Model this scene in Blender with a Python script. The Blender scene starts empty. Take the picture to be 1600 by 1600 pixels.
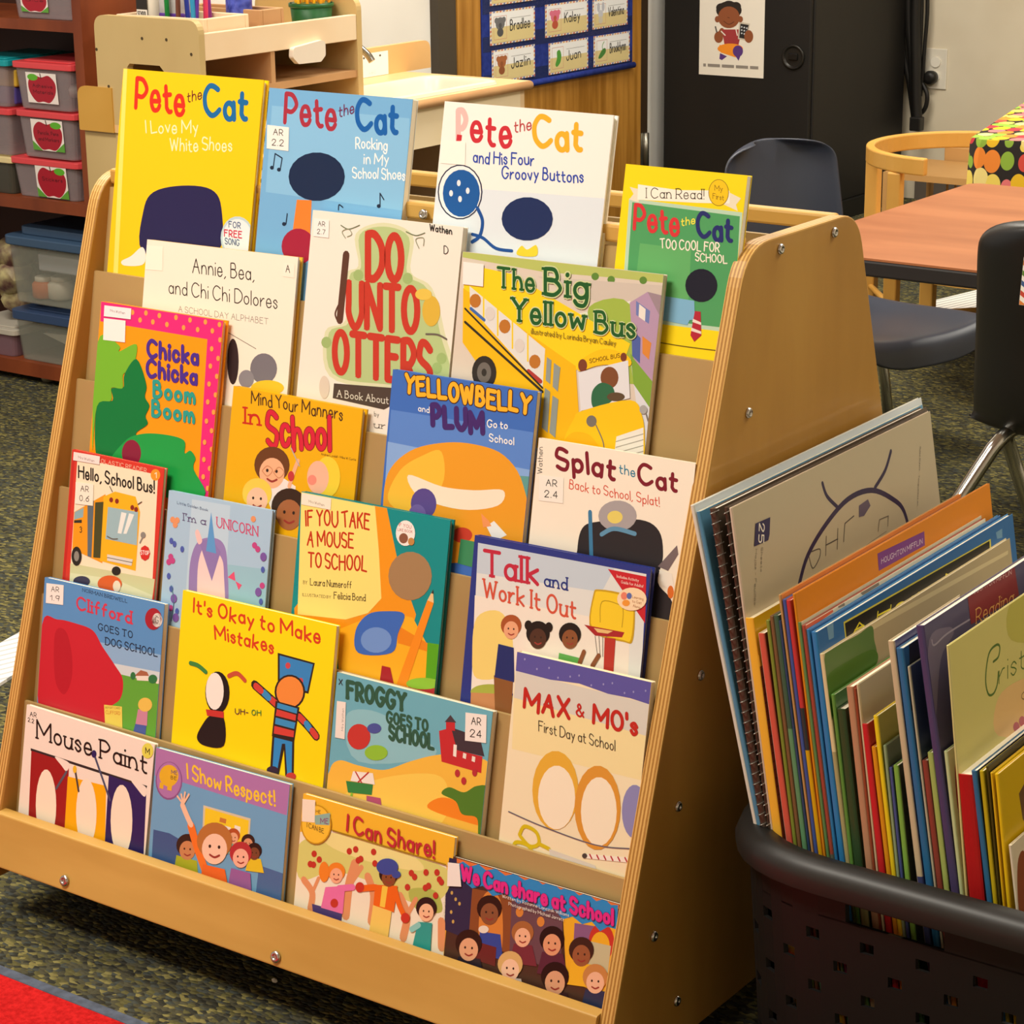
import bpy, bmesh, math, random
from mathutils import Vector, Matrix
from mathutils.geometry import delaunay_2d_cdt
R = random.Random(7)
S = bpy.context.scene
COL = S.collection

# ------------------------------------------------------------------ camera
F_PX = 3610.5
CAM = Vector((2.09443794, -1.76356669, 1.35008758))
FW = Vector((-0.55550258, 0.77708514, -0.29589791))
RT = Vector((0.81546707, 0.57869616, -0.0111453))
UP = Vector((-0.16257413, 0.24748624, 0.95515455))
cd = bpy.data.cameras.new('camera')
cd.sensor_width = 36.0
cd.lens = F_PX / 1600.0 * 36.0
cd.shift_y = -2.5 / 1600.0
cd.clip_start = 0.05
cam = bpy.data.objects.new('camera', cd)
COL.objects.link(cam)
cam.matrix_world = Matrix(((RT.x, UP.x, -FW.x, CAM.x), (RT.y, UP.y, -FW.y, CAM.y), (RT.z, UP.z, -FW.z, CAM.z), (0, 0, 0, 1)))
S.camera = cam

# ------------------------------------------------------------------ world, lights, exposure
W = bpy.data.worlds.new('room_world')
S.world = W
W.use_nodes = True
W.node_tree.nodes['Background'].inputs[0].default_value = (1.0, 0.93, 0.83, 1)
W.node_tree.nodes['Background'].inputs[1].default_value = 0.5
S.view_settings.view_transform = 'Standard'
S.view_settings.look = 'None'
S.view_settings.exposure = 0.0
S.view_settings.gamma = 1.0
S.view_settings.use_curve_mapping = False

def area(name, loc, target, sx, sy, power, col):
    l = bpy.data.lights.new(name, 'AREA')
    l.shape = 'RECTANGLE'
    l.size = sx
    l.size_y = sy
    l.energy = power
    l.color = col
    o = bpy.data.objects.new(name, l)
    COL.objects.link(o)
    o.location = loc
    o.rotation_euler = (Vector(target) - Vector(loc)).to_track_quat('-Z', 'Y').to_euler()
    return o

WARM = (1.0, 0.94, 0.82)
for lx_, ly_, pw_ in ((0.1, -1.1, 79), (-1.3, 0.6, 60), (-0.9, 3.3, 62), (1.7, 1.7, 52), (1.5, 4.0, 50)):
    area('ceiling_lamp', (lx_, ly_, 2.64), (lx_, ly_, 0), 1.2, 0.6, pw_, WARM)

# ------------------------------------------------------------------ helpers
def lin(c):
    c = c.lstrip('#')
    out = []
    for i in (0, 2, 4):
        v = int(c[i:i + 2], 16) / 255.0
        out.append(v / 12.92 if v <= 0.04045 else ((v + 0.055) / 1.055) ** 2.4)
    return out

def ray(px, py):
    return RT * ((px - 800.0) / F_PX) - UP * ((py - 797.5) / F_PX) + FW

def hit(px, py, n, c):
    n = Vector(n)
    d = ray(px, py)
    return CAM + d * ((c - n.dot(CAM)) / n.dot(d))

def on_x(px, py, c): return hit(px, py, (1, 0, 0), c)
def on_y(px, py, c): return hit(px, py, (0, 1, 0), c)
def on_z(px, py, c): return hit(px, py, (0, 0, 1), c)

MATS = {}

def mat(col, rough=0.5, metal=0.0, spec=0.35, alpha=1.0, coat=0.0):
    key = (col, rough, metal, spec, alpha, coat)
    if key in MATS: return MATS[key]
    m = bpy.data.materials.new('paint_' + col.lstrip('#'))
    m.use_nodes = True
    b = m.node_tree.nodes['Principled BSDF']
    b.inputs['Base Color'].default_value = (*lin(col), 1)
    b.inputs['Roughness'].default_value = rough
    b.inputs['Metallic'].default_value = metal
    b.inputs['Specular IOR Level'].default_value = spec
    b.inputs['Alpha'].default_value = alpha
    b.inputs['Coat Weight'].default_value = coat
    MATS[key] = m
    return m

def noise_mat(name, c1, c2, scale=(8, 8, 8), detail=4, rough=0.5, spec=0.35, nscale=1.0, bump=0.0, lo=0.35, hi=0.65, c3=None, coat=0.0):
    if name in MATS: return MATS[name]
    m = bpy.data.materials.new(name)
    m.use_nodes = True
    nt = m.node_tree
    b = nt.nodes['Principled BSDF']
    tc = nt.nodes.new('ShaderNodeTexCoord')
    mp = nt.nodes.new('ShaderNodeMapping')
    mp.inputs['Scale'].default_value = scale
    nz = nt.nodes.new('ShaderNodeTexNoise')
    nz.inputs['Scale'].default_value = nscale
    nz.inputs['Detail'].default_value = detail
    cr = nt.nodes.new('ShaderNodeValToRGB')
    e = cr.color_ramp.elements
    e[0].position = lo
    e[1].position = hi
    e[0].color = (*lin(c1), 1)
    e[1].color = (*lin(c2), 1)
    if c3:
        k = e.new((lo + hi) / 2)
        k.color = (*lin(c3), 1)
    nt.links.new(tc.outputs['Object'], mp.inputs[0])
    nt.links.new(mp.outputs[0], nz.inputs['Vector'])
    nt.links.new(nz.outputs['Fac'], cr.inputs[0])
    nt.links.new(cr.outputs[0], b.inputs['Base Color'])
    b.inputs['Roughness'].default_value = rough
    b.inputs['Specular IOR Level'].default_value = spec
    b.inputs['Coat Weight'].default_value = coat
    if bump:
        bp = nt.nodes.new('ShaderNodeBump')
        bp.inputs['Strength'].default_value = bump
        bp.inputs['Distance'].default_value = 0.01
        nt.links.new(nz.outputs['Fac'], bp.inputs['Height'])
        nt.links.new(bp.outputs[0], b.inputs['Normal'])
    MATS[name] = m
    return m

def ply_mat(name, c1, c2, axis, scale):
    m = bpy.data.materials.new(name)
    m.use_nodes = True
    nt = m.node_tree
    b = nt.nodes['Principled BSDF']
    tc = nt.nodes.new('ShaderNodeTexCoord')
    wv = nt.nodes.new('ShaderNodeTexWave')
    wv.bands_direction = axis
    wv.inputs['Scale'].default_value = scale
    wv.inputs['Distortion'].default_value = 0.6
    wv.inputs['Detail Scale'].default_value = 4
    cr = nt.nodes.new('ShaderNodeValToRGB')
    cr.color_ramp.elements[0].color = (*lin(c1), 1)
    cr.color_ramp.elements[1].color = (*lin(c2), 1)
    nt.links.new(tc.outputs['Object'], wv.inputs['Vector'])
    nt.links.new(wv.outputs['Fac'], cr.inputs[0])
    nt.links.new(cr.outputs[0], b.inputs['Base Color'])
    b.inputs['Roughness'].default_value = 0.5
    return m

def link(name, bm, mats, parent=None, smooth=False):
    me = bpy.data.meshes.new(name)
    bm.normal_update()
    bm.to_mesh(me)
    bm.free()
    if not isinstance(mats, (list, tuple)): mats = [mats]
    for m in mats: me.materials.append(m)
    if smooth:
        for p in me.polygons: p.use_smooth = True
        me.set_sharp_from_angle(angle=math.radians(40))
    o = bpy.data.objects.new(name, me)
    COL.objects.link(o)
    if parent: o.parent = parent
    return o

def thing(name, label, cat, loc=(0, 0, 0), group=None, mw=None):
    o = bpy.data.objects.new(name, None)
    o.empty_display_size = 0.05
    COL.objects.link(o)
    if mw is not None: o.matrix_world = mw
    else: o.location = loc
    return tag(o, label, cat, group)

def part(name, bm, m, parent, smooth=False):
    """a part whose mesh is written in room coordinates"""
    o = link(name, bm, m, None, smooth)
    o.parent = parent
    L = parent
    while L.parent: L = L.parent
    o.matrix_parent_inverse = Matrix.Translation(-L.location) if parent is L else Matrix.Identity(4)
    return o

def tag(o, label, cat, group=None):
    o['label'] = label
    o['category'] = cat
    if group: o['group'] = group
    return o

def structure(o):
    o['kind'] = 'structure'
    return o

def box(bm, x0, x1, y0, y1, z0, z1, mi=0, bev=0.0, seg=2):
    t = bmesh.new() if bev else bm
    vs = [t.verts.new(p) for p in ((x0, y0, z0), (x1, y0, z0), (x1, y1, z0), (x0, y1, z0), (x0, y0, z1), (x1, y0, z1), (x1, y1, z1), (x0, y1, z1))]
    for f in ((0, 3, 2, 1), (4, 5, 6, 7), (0, 1, 5, 4), (1, 2, 6, 5), (2, 3, 7, 6), (3, 0, 4, 7)):
        t.faces.new([vs[i] for i in f]).material_index = mi
    if bev:
        bmesh.ops.bevel(t, geom=list(t.edges), offset=bev, segments=seg, affect='EDGES', profile=0.5)
        for f in t.faces: f.material_index = mi
        merge(bm, t)
    return vs

def merge(bm, t, M=None):
    mp = {}
    for v in t.verts: mp[v] = bm.verts.new(M @ v.co if M else v.co)
    for f in t.faces:
        try:
            g = bm.faces.new([mp[v] for v in f.verts])
            g.material_index = f.material_index
            g.smooth = f.smooth
        except ValueError: pass
    t.free()

def B(*a, **k):
    bm = bmesh.new()
    box(bm, *a, **k)
    return bm

def prism(bm, pts, a, b, axis='x', mi=0, rim=0):
    """closed outline extruded along an axis; pts are the two other coordinates in order"""
    def P(p, t):
        return {'x': (t, p[0], p[1]), 'y': (p[0], t, p[1]), 'z': (p[0], p[1], t)}[axis]
    A = [bm.verts.new(P(p, a)) for p in pts]
    Bv = [bm.verts.new(P(p, b)) for p in pts]
    f = bm.faces.new(A[::-1]); f.material_index = mi
    f = bm.faces.new(Bv); f.material_index = mi
    n = len(pts)
    for i in range(n):
        f = bm.faces.new((A[i], A[(i + 1) % n], Bv[(i + 1) % n], Bv[i]))
        f.material_index = rim
    bmesh.ops.recalc_face_normals(bm, faces=bm.faces)

def rounded(pts, rads, n=6):
    out = []
    N = len(pts)
    for i in range(N):
        p = Vector(pts[i]); a = Vector(pts[i - 1]); b = Vector(pts[(i + 1) % N])
        r = rads[i] if isinstance(rads, (list, tuple)) else rads
        if r <= 0:
            out.append(tuple(p)); continue
        u = (a - p).normalized(); w = (b - p).normalized()
        ang = u.angle(w)
        d = min(r / math.tan(ang / 2), 0.48 * (a - p).length, 0.48 * (b - p).length)
        p0 = p + u * d; p1 = p + w * d
        for k in range(n + 1):
            t = k / n
            out.append(tuple(p0 * (1 - t) ** 2 + p * 2 * t * (1 - t) + p1 * t * t))
    return out

def rrect(x0, x1, y0, y1, r, n=5):
    return rounded([(x0, y0), (x1, y0), (x1, y1), (x0, y1)], r, n)

def catmull(pts, sub=6, closed=False):
    n = len(pts)
    if n < 3: return [Vector(p) for p in pts]
    P = [Vector(p) for p in pts]
    out = []
    for i in range(n if closed else n - 1):
        if closed: p0, p1, p2, p3 = P[i - 1], P[i], P[(i + 1) % n], P[(i + 2) % n]
        else: p0, p1, p2, p3 = P[max(i - 1, 0)], P[i], P[i + 1], P[min(i + 2, n - 1)]
        for k in range(sub):
            t = k / sub
            out.append(0.5 * ((2 * p1) + (p2 - p0) * t + (2 * p0 - 5 * p1 + 4 * p2 - p3) * t * t + (3 * p1 - p0 - 3 * p2 + p3) * t ** 3))
    if not closed: out.append(P[-1])
    return out

def tube(bm, pts, r, n=10, mi=0, smooth=True, cap=True, sub=6):
    P = catmull(pts, sub) if smooth else [Vector(p) for p in pts]
    rings = []
    prev = None
    for i, p in enumerate(P):
        d = (P[min(i + 1, len(P) - 1)] - P[max(i - 1, 0)]).normalized()
        if prev is None:
            a = d.orthogonal().normalized()
        else:
            a = (prev - d * prev.dot(d)).normalized()
        prev = a
        b = d.cross(a)
        rr = r(i / (len(P) - 1)) if callable(r) else r
        rings.append([bm.verts.new(p + (a * math.cos(t) + b * math.sin(t)) * rr) for t in (2 * math.pi * k / n for k in range(n))])
    for A, C in zip(rings, rings[1:]):
        for k in range(n):
            f = bm.faces.new((A[k], A[(k + 1) % n], C[(k + 1) % n], C[k]))
            f.smooth = True
            f.material_index = mi
    if cap:
        bm.faces.new(rings[0][::-1]).material_index = mi
        bm.faces.new(rings[-1]).material_index = mi

def lathe(bm, prof, c=(0, 0, 0), n=20, mi=0, axis='z', sx=1.0, sy=1.0):
    rings = []
    for r, h in prof:
        ring = []
        for k in range(n):
            t = 2 * math.pi * k / n
            x, y = r * math.cos(t) * sx, r * math.sin(t) * sy
            q = {'z': (x, y, h), 'x': (h, x, y), 'y': (x, h, y)}[axis]
            ring.append(bm.verts.new(Vector(c) + Vector(q)))
        rings.append(ring)
    for A, C in zip(rings, rings[1:]):
        for k in range(n):
            f = bm.faces.new((A[k], A[(k + 1) % n], C[(k + 1) % n], C[k]))
            f.smooth = True
            f.material_index = mi
    bm.faces.new(rings[0][::-1]).material_index = mi
    bm.faces.new(rings[-1]).material_index = mi
    bmesh.ops.recalc_face_normals(bm, faces=bm.faces)

# ------------------------------------------------------------------ a stroke alphabet for the printed and written words
GLYPHS = '''
A 6 02-39-62 15-55|B 5 02-09 ~09-39-47-36-06 ~06-36-54-32-02|C 6 ~68-49-29-07-04-22-42-63|D 6 02-09 ~09-39-67-64-32-02
E 5 59-09-02-52 06-46|F 5 59-09-02 06-46|G 6 ~68-49-29-07-04-22-42-64 65-45|H 6 09-02 69-62 06-66|I 0 09-02|J 4 ~49-44-32-12-04
K 5 09-02 59-05 26-52|L 5 09-02-52|M 8 02-09-44-89-82|N 6 02-09-62-69|O 6 o0269|P 5 02-09 ~09-39-57-35-05|Q 6 o0269 44-71
R 5 02-09 ~09-39-57-35-05 25-52|S 5 ~58-39-19-07-16-45-54-42-22-03|T 6 09-69 39-32|U 6 ~09-06-04-22-42-64-66-69|V 6 09-32-69
W 8 09-22-48-62-89|X 6 09-62 69-02|Y 6 09-36-69 36-32|Z 6 09-69-02-62
a 4 o0246 46-42|b 4 09-02 o0246|c 4 ~45-36-16-04-12-32-43|d 4 49-42 o0246|e 4 04-44 ~44-36-16-04-12-32-43|f 3 ~39-29-17-14-12 06-36
g 4 o0246 ~46-42-30-10-01|h 4 09-02 ~04-16-36-44-42|i 0 06-02 d08|j 1 ~16-11-00 d18|k 4 09-02 46-04 14-42|l 0 09-02
m 6 06-02 ~04-16-26-34-32 ~34-46-56-64-62|n 4 06-02 ~04-16-36-44-42|o 4 o0246|p 4 06-00 o0246|q 4 46-40 o0246|r 3 06-02 ~04-15-26-36
s 3 ~35-26-16-05-24-33-22-12-03|t 3 ~18-14-13-22-32 06-36|u 4 ~06-03-12-32-44 46-42|v 4 06-22-46|w 6 06-12-35-52-66|x 4 06-42 46-02
y 4 06-23 46-10|z 4 06-46-02-42|0 4 o0249|1 2 07-29-22|2 4 ~07-19-39-47-02 02-42|3 4 ~08-29-47-26 ~26-44-22-03|4 4 39-04-44 39-32
5 4 49-09-06 ~06-36-44-32-02|6 4 ~49-16-04 o0246|7 4 09-49-12|8 5 o1649 o0256|9 4 o0549 ~49-47-32|! 0 09-04 d02|. 0 d02|, 1 12-01|- 3 05-35
& 6 ~52-17-29-37-04-12-32-55|' 0 09-07|: 0 d02 d05'''
GL = {}
for ln in GLYPHS.strip().splitlines():
    for g in ln.split('|'):
        q = g.split(' ')
        st = []
        for s in q[2:]:
            if s[0] == 'o':
                x0, y0, x1, y1 = map(int, s[1:])
                st.append(('s', [((x0 + x1) / 2 + (x1 - x0) / 2 * math.cos(t), (y0 + y1) / 2 + (y1 - y0) / 2 * math.sin(t)) for t in (2 * math.pi * k / 18 for k in range(19))]))
            elif s[0] == 'd':
                st.append(('d', [(int(s[1]), int(s[2]))]))
            elif s[0] == '~':
                pts = [(int(a[0]), int(a[1])) for a in s[1:].split('-')]
                st.append(('s', [tuple(v) for v in catmull([(a, b, 0) for a, b in pts], 4)]))
            else:
                st.append(('p', [(int(a[0]), int(a[1])) for a in s.split('-')]))
        GL[q[0]] = (int(q[1]), st)

class Sheet:
    """a printed face: flat coloured shapes laid on a plane with axes u, v (metres), each layer a hair above the last"""
    def __init__(self, to_uv, w, h, n0=0.0):
        self.to_uv = to_uv
        self.w, self.h = w, h
        self.bm = bmesh.new()
        self.mats = []
        self.n = n0
        self.step = 0.00002

    def mi(self, col, rough=0.32):
        m = mat(col, rough) if isinstance(col, str) else col
        if m not in self.mats: self.mats.append(m)
        return self.mats.index(m)

    def layer(self): self.n += self.step

    def face(self, uv, mi):
        pts = [(p[0], p[1]) for p in uv]
        e = 0.0002
        for ax, lim, sg in ((0, e, 1), (0, self.w - e, -1), (1, e, 1), (1, self.h - e, -1)):
            out = []
            for i in range(len(pts)):
                a, b = pts[i - 1], pts[i]
                ia, ib = (a[ax] - lim) * sg >= 0, (b[ax] - lim) * sg >= 0
                if ia != ib:
                    t = (lim - a[ax]) / (b[ax] - a[ax])
                    out.append((a[0] + (b[0] - a[0]) * t, a[1] + (b[1] - a[1]) * t))
                if ib: out.append(b)
            pts = out
            if len(pts) < 3: return
        q = []
        for p in pts:
            if not q or (abs(p[0] - q[-1][0]) + abs(p[1] - q[-1][1])) > 1e-6: q.append(p)
        if len(q) > 2 and (abs(q[0][0] - q[-1][0]) + abs(q[0][1] - q[-1][1])) < 1e-6: q.pop()
        if len(q) < 3: return
        ar = sum(q[i - 1][0] * q[i][1] - q[i][0] * q[i - 1][1] for i in range(len(q)))
        if abs(ar) < 1e-11: return
        if ar < 0: q.reverse()
        f = self.bm.faces.new([self.bm.verts.new((p[0], p[1], self.n)) for p in q])
        f.material_index = mi

    def P(self, col, pts):
        self.layer(); self.face([self.to_uv(*p) for p in pts], self.mi(col))

    def S(self, col, pts):
        self.layer()
        self.face([(v.x, v.y) for v in catmull([(*self.to_uv(*p), 0) for p in pts], 5, True)], self.mi(col))

    def E(self, col, cx, cy, rx, ry, n=22):
        self.layer()
        self.face([self.to_uv(cx + rx * math.cos(t), cy + ry * math.sin(t)) for t in (2 * math.pi * k / n for k in range(n))], self.mi(col))

    def stroke(self, uv, hw, caps=True, n=8):
        out = []
        for a, b in zip(uv, uv[1:]):
            d = Vector((b[0] - a[0], b[1] - a[1]))
            if d.length < 1e-7: continue
            d.normalize()
            nx, ny = -d.y * hw, d.x * hw
            out.append([(a[0] + nx, a[1] + ny), (a[0] - nx, a[1] - ny), (b[0] - nx, b[1] - ny), (b[0] + nx, b[1] + ny)])
        if caps:
            for p in uv: out.append(self.disc(p, hw, n))
        return out

    def disc(self, p, r, n=8):
        return [(p[0] + r * math.cos(t), p[1] + r * math.sin(t)) for t in (2 * math.pi * (k + 0.5) / n for k in range(n))]

    def union(self, polys, mi):
        """overlapping pieces of one stroke merged into one flat patch"""
        if not polys: return
        ox, oy = polys[0][0]
        K = 1000.0
        vs, fs = [], []
        for p in polys:
            i0 = len(vs)
            vs += [Vector(((x - ox) * K, (y - oy) * K)) for x, y in p]
            fs.append(list(range(i0, i0 + len(p))))
        r = delaunay_2d_cdt(vs, [], fs, 0, 1e-4)
        V = [(q.x, q.y) for q in r[0]]
        bb = [(min(vs[i].x for i in f), max(vs[i].x for i in f), min(vs[i].y for i in f), max(vs[i].y for i in f), [(vs[i].x, vs[i].y) for i in f]) for f in fs]
        for f in r[2]:
            cx = sum(V[i][0] for i in f) / len(f)
            cy = sum(V[i][1] for i in f) / len(f)
            for x0, x1, y0, y1, q in bb:
                if x0 <= cx <= x1 and y0 <= cy <= y1 and all((q[k][0] - q[k - 1][0]) * (cy - q[k - 1][1]) >= (q[k][1] - q[k - 1][1]) * (cx - q[k - 1][0]) for k in range(len(q))):
                    self.face([(V[i][0] / K + ox, V[i][1] / K + oy) for i in f], mi)
                    break

    def L(self, col, wpx, pts, smooth=True):
        self.layer()
        uv = [self.to_uv(*p) for p in pts]
        c = self.to_uv(pts[0][0], pts[0][1] - wpx)
        hw = math.hypot(c[0] - uv[0][0], c[1] - uv[0][1]) / 2
        if smooth and len(uv) > 2: uv = [(v.x, v.y) for v in catmull([(*p, 0) for p in uv], 5)]
        self.union(self.stroke(uv, hw), self.mi(col))

    def T(self, txt, x0, y0, x1, y1, h, col, wt=0.14, style='', ol=None):
        b0, b1 = Vector(self.to_uv(x0, y0)), Vector(self.to_uv(x1, y1))
        up = Vector(self.to_uv(x0, y0 - h)) - b0
        d = b1 - b0
        if 'r' in style:
            k = up.length
            up = Vector((-d.y, d.x)).normalized() * k
        gap = 1.5 + wt * 5
        total = 0
        for ch in txt: total += (2.6 if ch == ' ' else GL[ch][0] + gap)
        total -= gap
        ux = d / max(total, 0.1)
        rr = random.Random(txt)
        hw0 = wt * up.length / 2
        passes = ([(ol[0], hw0 + ol[1] * up.length)] if ol else []) + [(col, hw0)]
        for colr, hw in passes:
            self.layer()
            mi = self.mi(colr)
            rr.seed(txt)
            x = 0.0
            for ch in txt:
                if ch == ' ':
                    x += 2.6; continue
                w, st = GL[ch]
                ja = rr.uniform(-0.13, 0.13) if 'j' in style else 0
                jy = rr.uniform(-0.5, 0.5) if 'j' in style else 0
                cx, cy = w / 2, 5
                ca, sa = math.cos(ja), math.sin(ja)
                def M(p):
                    a, b = p[0] - cx, p[1] - cy
                    a, b = a * ca - b * sa + cx, a * sa + b * ca + cy + jy
                    return tuple(b0 + ux * (x + a) + up * ((b - 2) / 7.0))
                polys = []
                for kind, pts in st:
                    if kind == 'd':
                        polys.append(self.disc(M(pts[0]), hw * 1.25))
                        continue
                    polys += self.stroke([M(p) for p in pts], hw, True, 8 if h > 11 else 6)
                    if 's' in style:
                        for e, o in ((pts[0], pts[1]), (pts[-1], pts[-2])):
                            if e[1] in (0, 2, 6, 9) and abs(o[1] - e[1]) > abs(o[0] - e[0]) * 0.8 and not (kind == 's' and e[1] == 2 and ch in 'aefst'):
                                sw = 0.55 + wt * 4
                                polys += self.stroke([M((e[0] - sw, e[1])), M((e[0] + sw, e[1]))], hw * 0.72, False)
                self.union(polys, mi)
                x += w + gap

    def run(self, ops):
        for o in ops: getattr(self, o[0])(*o[1:])

# ------------------------------------------------------------------ surfaces
M_BIRCH = noise_mat('birch_plywood', '#ab7d34', '#bd8f41', (3, 3, 0.7), 5, 0.42, 0.4, 3.0, c3='#b4853a', coat=0.15)
M_LEDGE = noise_mat('birch_ledge', '#bd9346', '#cda354', (0.8, 3, 4), 5, 0.45, 0.35, 3.0)
M_PLYX = ply_mat('ply_edge_layers', '#9c6c26', '#dcb062', 'X', 75)
M_TAN = noise_mat('tan_hardboard', '#a78a57', '#b29560', (4, 4, 4), 3, 0.55, 0.3)
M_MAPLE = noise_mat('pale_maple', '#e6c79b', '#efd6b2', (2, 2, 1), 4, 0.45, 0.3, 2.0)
M_MAPLE_SIDE = noise_mat('darker_maple', '#bfa570', '#cbb27c', (2, 2, 1), 4, 0.5, 0.3, 2.0)  # darker, yellower maple tone for the near side boards
M_MAPLE_EDGE = noise_mat('maple_edge', '#b98b5e', '#c79b6c', (2, 2, 2), 3, 0.5, 0.3, 3.0)
M_CHERRY = noise_mat('dark_cherry', '#6b3018', '#8a4421', (2, 2, 0.6), 5, 0.45, 0.35, 4.0)
M_DOOR = noise_mat('oak_veneer', '#94631f', '#b98438', (7, 7, 0.5), 6, 0.4, 0.35, 5.0)
M_STEEL = mat('#c9c7c2', 0.25, 1.0)
M_PAGES = mat('#f3e9cf', 0.7)
M_CARPET = None

def carpet():
    m = bpy.data.materials.new('flecked_carpet')
    m.use_nodes = True
    nt = m.node_tree
    b = nt.nodes['Principled BSDF']
    tc = nt.nodes.new('ShaderNodeTexCoord')
    mp = nt.nodes.new('ShaderNodeMapping')
    mp.inputs['Scale'].default_value = (115, 190, 115)
    vo = nt.nodes.new('ShaderNodeTexVoronoi')
    vo.inputs['Scale'].default_value = 1.0
    cr = nt.nodes.new('ShaderNodeValToRGB')
    cr.color_ramp.interpolation = 'CONSTANT'
    e = cr.color_ramp.elements
    e[0].color = (*lin('#37362f'), 1)
    e[1].position = 0.25
    e[1].color = (*lin('#4e4b3b'), 1)
    for p, c in ((0.5, '#5d5838'), (0.7, '#454844'), (0.85, '#7f7649')):
        k = e.new(p); k.color = (*lin(c), 1)
    bw = nt.nodes.new('ShaderNodeSeparateColor')
    nz = nt.nodes.new('ShaderNodeTexNoise')
    nz.inputs['Scale'].default_value = 2.2
    mx = nt.nodes.new('ShaderNodeMix')
    mx.data_type = 'RGBA'
    mx.blend_type = 'MULTIPLY'
    mx.inputs[0].default_value = 0.6
    c2 = nt.nodes.new('ShaderNodeValToRGB')
    c2.color_ramp.elements[0].position = 0.35
    c2.color_ramp.elements[0].color = (0.55, 0.6, 0.66, 1)
    c2.color_ramp.elements[1].position = 0.62
    c2.color_ramp.elements[1].color = (1, 1, 0.85, 1)
    bp = nt.nodes.new('ShaderNodeBump')
    bp.inputs['Strength'].default_value = 0.7
    bp.inputs['Distance'].default_value = 0.006
    bp.invert = True
    L = nt.links.new
    L(tc.outputs['Object'], mp.inputs[0]); L(mp.outputs[0], vo.inputs['Vector'])
    L(vo.outputs['Color'], bw.inputs[0]); L(bw.outputs[0], cr.inputs[0])
    L(tc.outputs['Object'], nz.inputs['Vector']); L(nz.outputs['Fac'], c2.inputs[0])
    L(cr.outputs[0], mx.inputs[6]); L(c2.outputs[0], mx.inputs[7]); L(mx.outputs[2], b.inputs['Base Color'])
    L(vo.outputs['Distance'], bp.inputs['Height']); L(bp.outputs[0], b.inputs['Normal'])
    b.inputs['Roughness'].default_value = 0.95
    b.inputs['Specular IOR Level'].default_value = 0.1
    return m

# ------------------------------------------------------------------ the room
XW = -2.02          # plane of the left wall
YW = 5.52           # plane of the back wall
structure(link('floor', B(-3.6, 3.2, -3.2, 5.8, -0.06, 0.0), carpet()))
structure(link('wall_left', B(XW - 0.1, XW, 2.3, YW + 0.1, 0.0, 2.7), noise_mat('white_wall_paint', '#e6e2da', '#eeebe4', (3, 3, 3), 2, 0.6, 0.2)))
structure(link('wall_back', B(XW - 0.1, 3.2, YW, YW + 0.1, 0.0, 2.7), noise_mat('beige_wall_paint', '#cfc3ab', '#d9cfb9', (3, 3, 3), 3, 0.6, 0.2)))
structure(link('wall_side', B(-3.6, XW - 0.1, 2.3, 2.4, 0.0, 2.7), noise_mat('white_wall_paint', '#e6e2da', '#eeebe4', (3, 3, 3), 2, 0.6, 0.2)))
structure(link('wall_right', B(3.2, 3.3, -3.2, YW + 0.1, 0.0, 2.7), mat('#d8d0bf', 0.7)))
structure(link('wall_front', B(-3.6, 3.2, -3.3, -3.2, 0.0, 2.7), mat('#d8d0bf', 0.7)))
structure(link('ceiling', B(-3.6, 3.2, -3.2, 5.8, 2.7, 2.76), mat('#ecebe6', 0.8)))
structure(link('baseboard_back', B(-1.38, 3.2, YW - 0.015, YW, 0.0, 0.09), mat('#5a5148', 0.5)))
dr = structure(link('door_1', B(XW, XW + 0.035, 3.70, 4.695, 0.02, 2.1), M_DOOR))
structure(link('trim_1', B(XW, XW + 0.03, 3.615, 3.70, 0.0, 2.2), mat('#463e33', 0.5)))
structure(link('trim_2', B(XW, XW + 0.03, 4.695, 4.745, 0.0, 2.2), mat('#3a2c1e', 0.45)))
hg = bmesh.new()
lathe(hg, [(0.011, 0), (0.011, 0.11)], (XW + 0.04, 4.72, 0.17), 10)
box(hg, XW + 0.03, XW + 0.034, 4.70, 4.735, 0.17, 0.28)
link('hinge', hg, mat('#8f8b80', 0.35, 0.9), dr)

# ------------------------------------------------------------------ the book rack
TK = 0.018
RW = 0.937
SLOPE = 0.278 / 0.857
def lip(k):
    zr = 0.738 - 0.13 * k
    return zr * SLOPE + 0.011, zr + 0.05
LEAN = 0.2
rack = thing('book_rack', 'birch plywood book display rack with six tiers of face-out picture books', 'book rack', (0.47, 0.4, 0))
RB = rack
def rk(name, bm, m, smooth=False): return part(name, bm, m, rack, smooth)
prof = rounded([(0.0, 0.05), (0.792, 0.05), (0.520, 0.907), (0.276, 0.907)], [0.012, 0.012, 0.055, 0.06], 8)
sides = []
for x0 in (0.0, RW - TK):
    bm = bmesh.new()
    prism(bm, prof, x0, x0 + TK, 'x', 0, 1)
    s = rk('side_panel', bm, [M_BIRCH, M_PLYX])
    md = s.modifiers.new('soft_edge', 'BEVEL'); md.width = 0.002; md.segments = 2; md.limit_method = 'ANGLE'
    sides.append(s)
X0, X1 = TK, RW - TK
for k in range(5):
    y, z = lip(k)
    bm = bmesh.new()
    zb = z - 0.168
    prism(bm, [(y, z), (y + 0.004, z), (y + 0.004 - LEAN * 0.168, zb), (y - LEAN * 0.168, zb)], X0, X1, 'x')
    rk('tier_board', bm, M_TAN)
y, z = lip(0)
bm = bmesh.new()
prism(bm, [(y + 0.0422 - LEAN * 0.03, 0.888), (y + 0.046 - LEAN * 0.03, 0.888), (y + 0.046 - LEAN * 0.175, 0.74), (y + 0.0422 - LEAN * 0.175, 0.74)], X0, X1, 'x')
rk('tier_board', bm, M_TAN)
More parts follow.
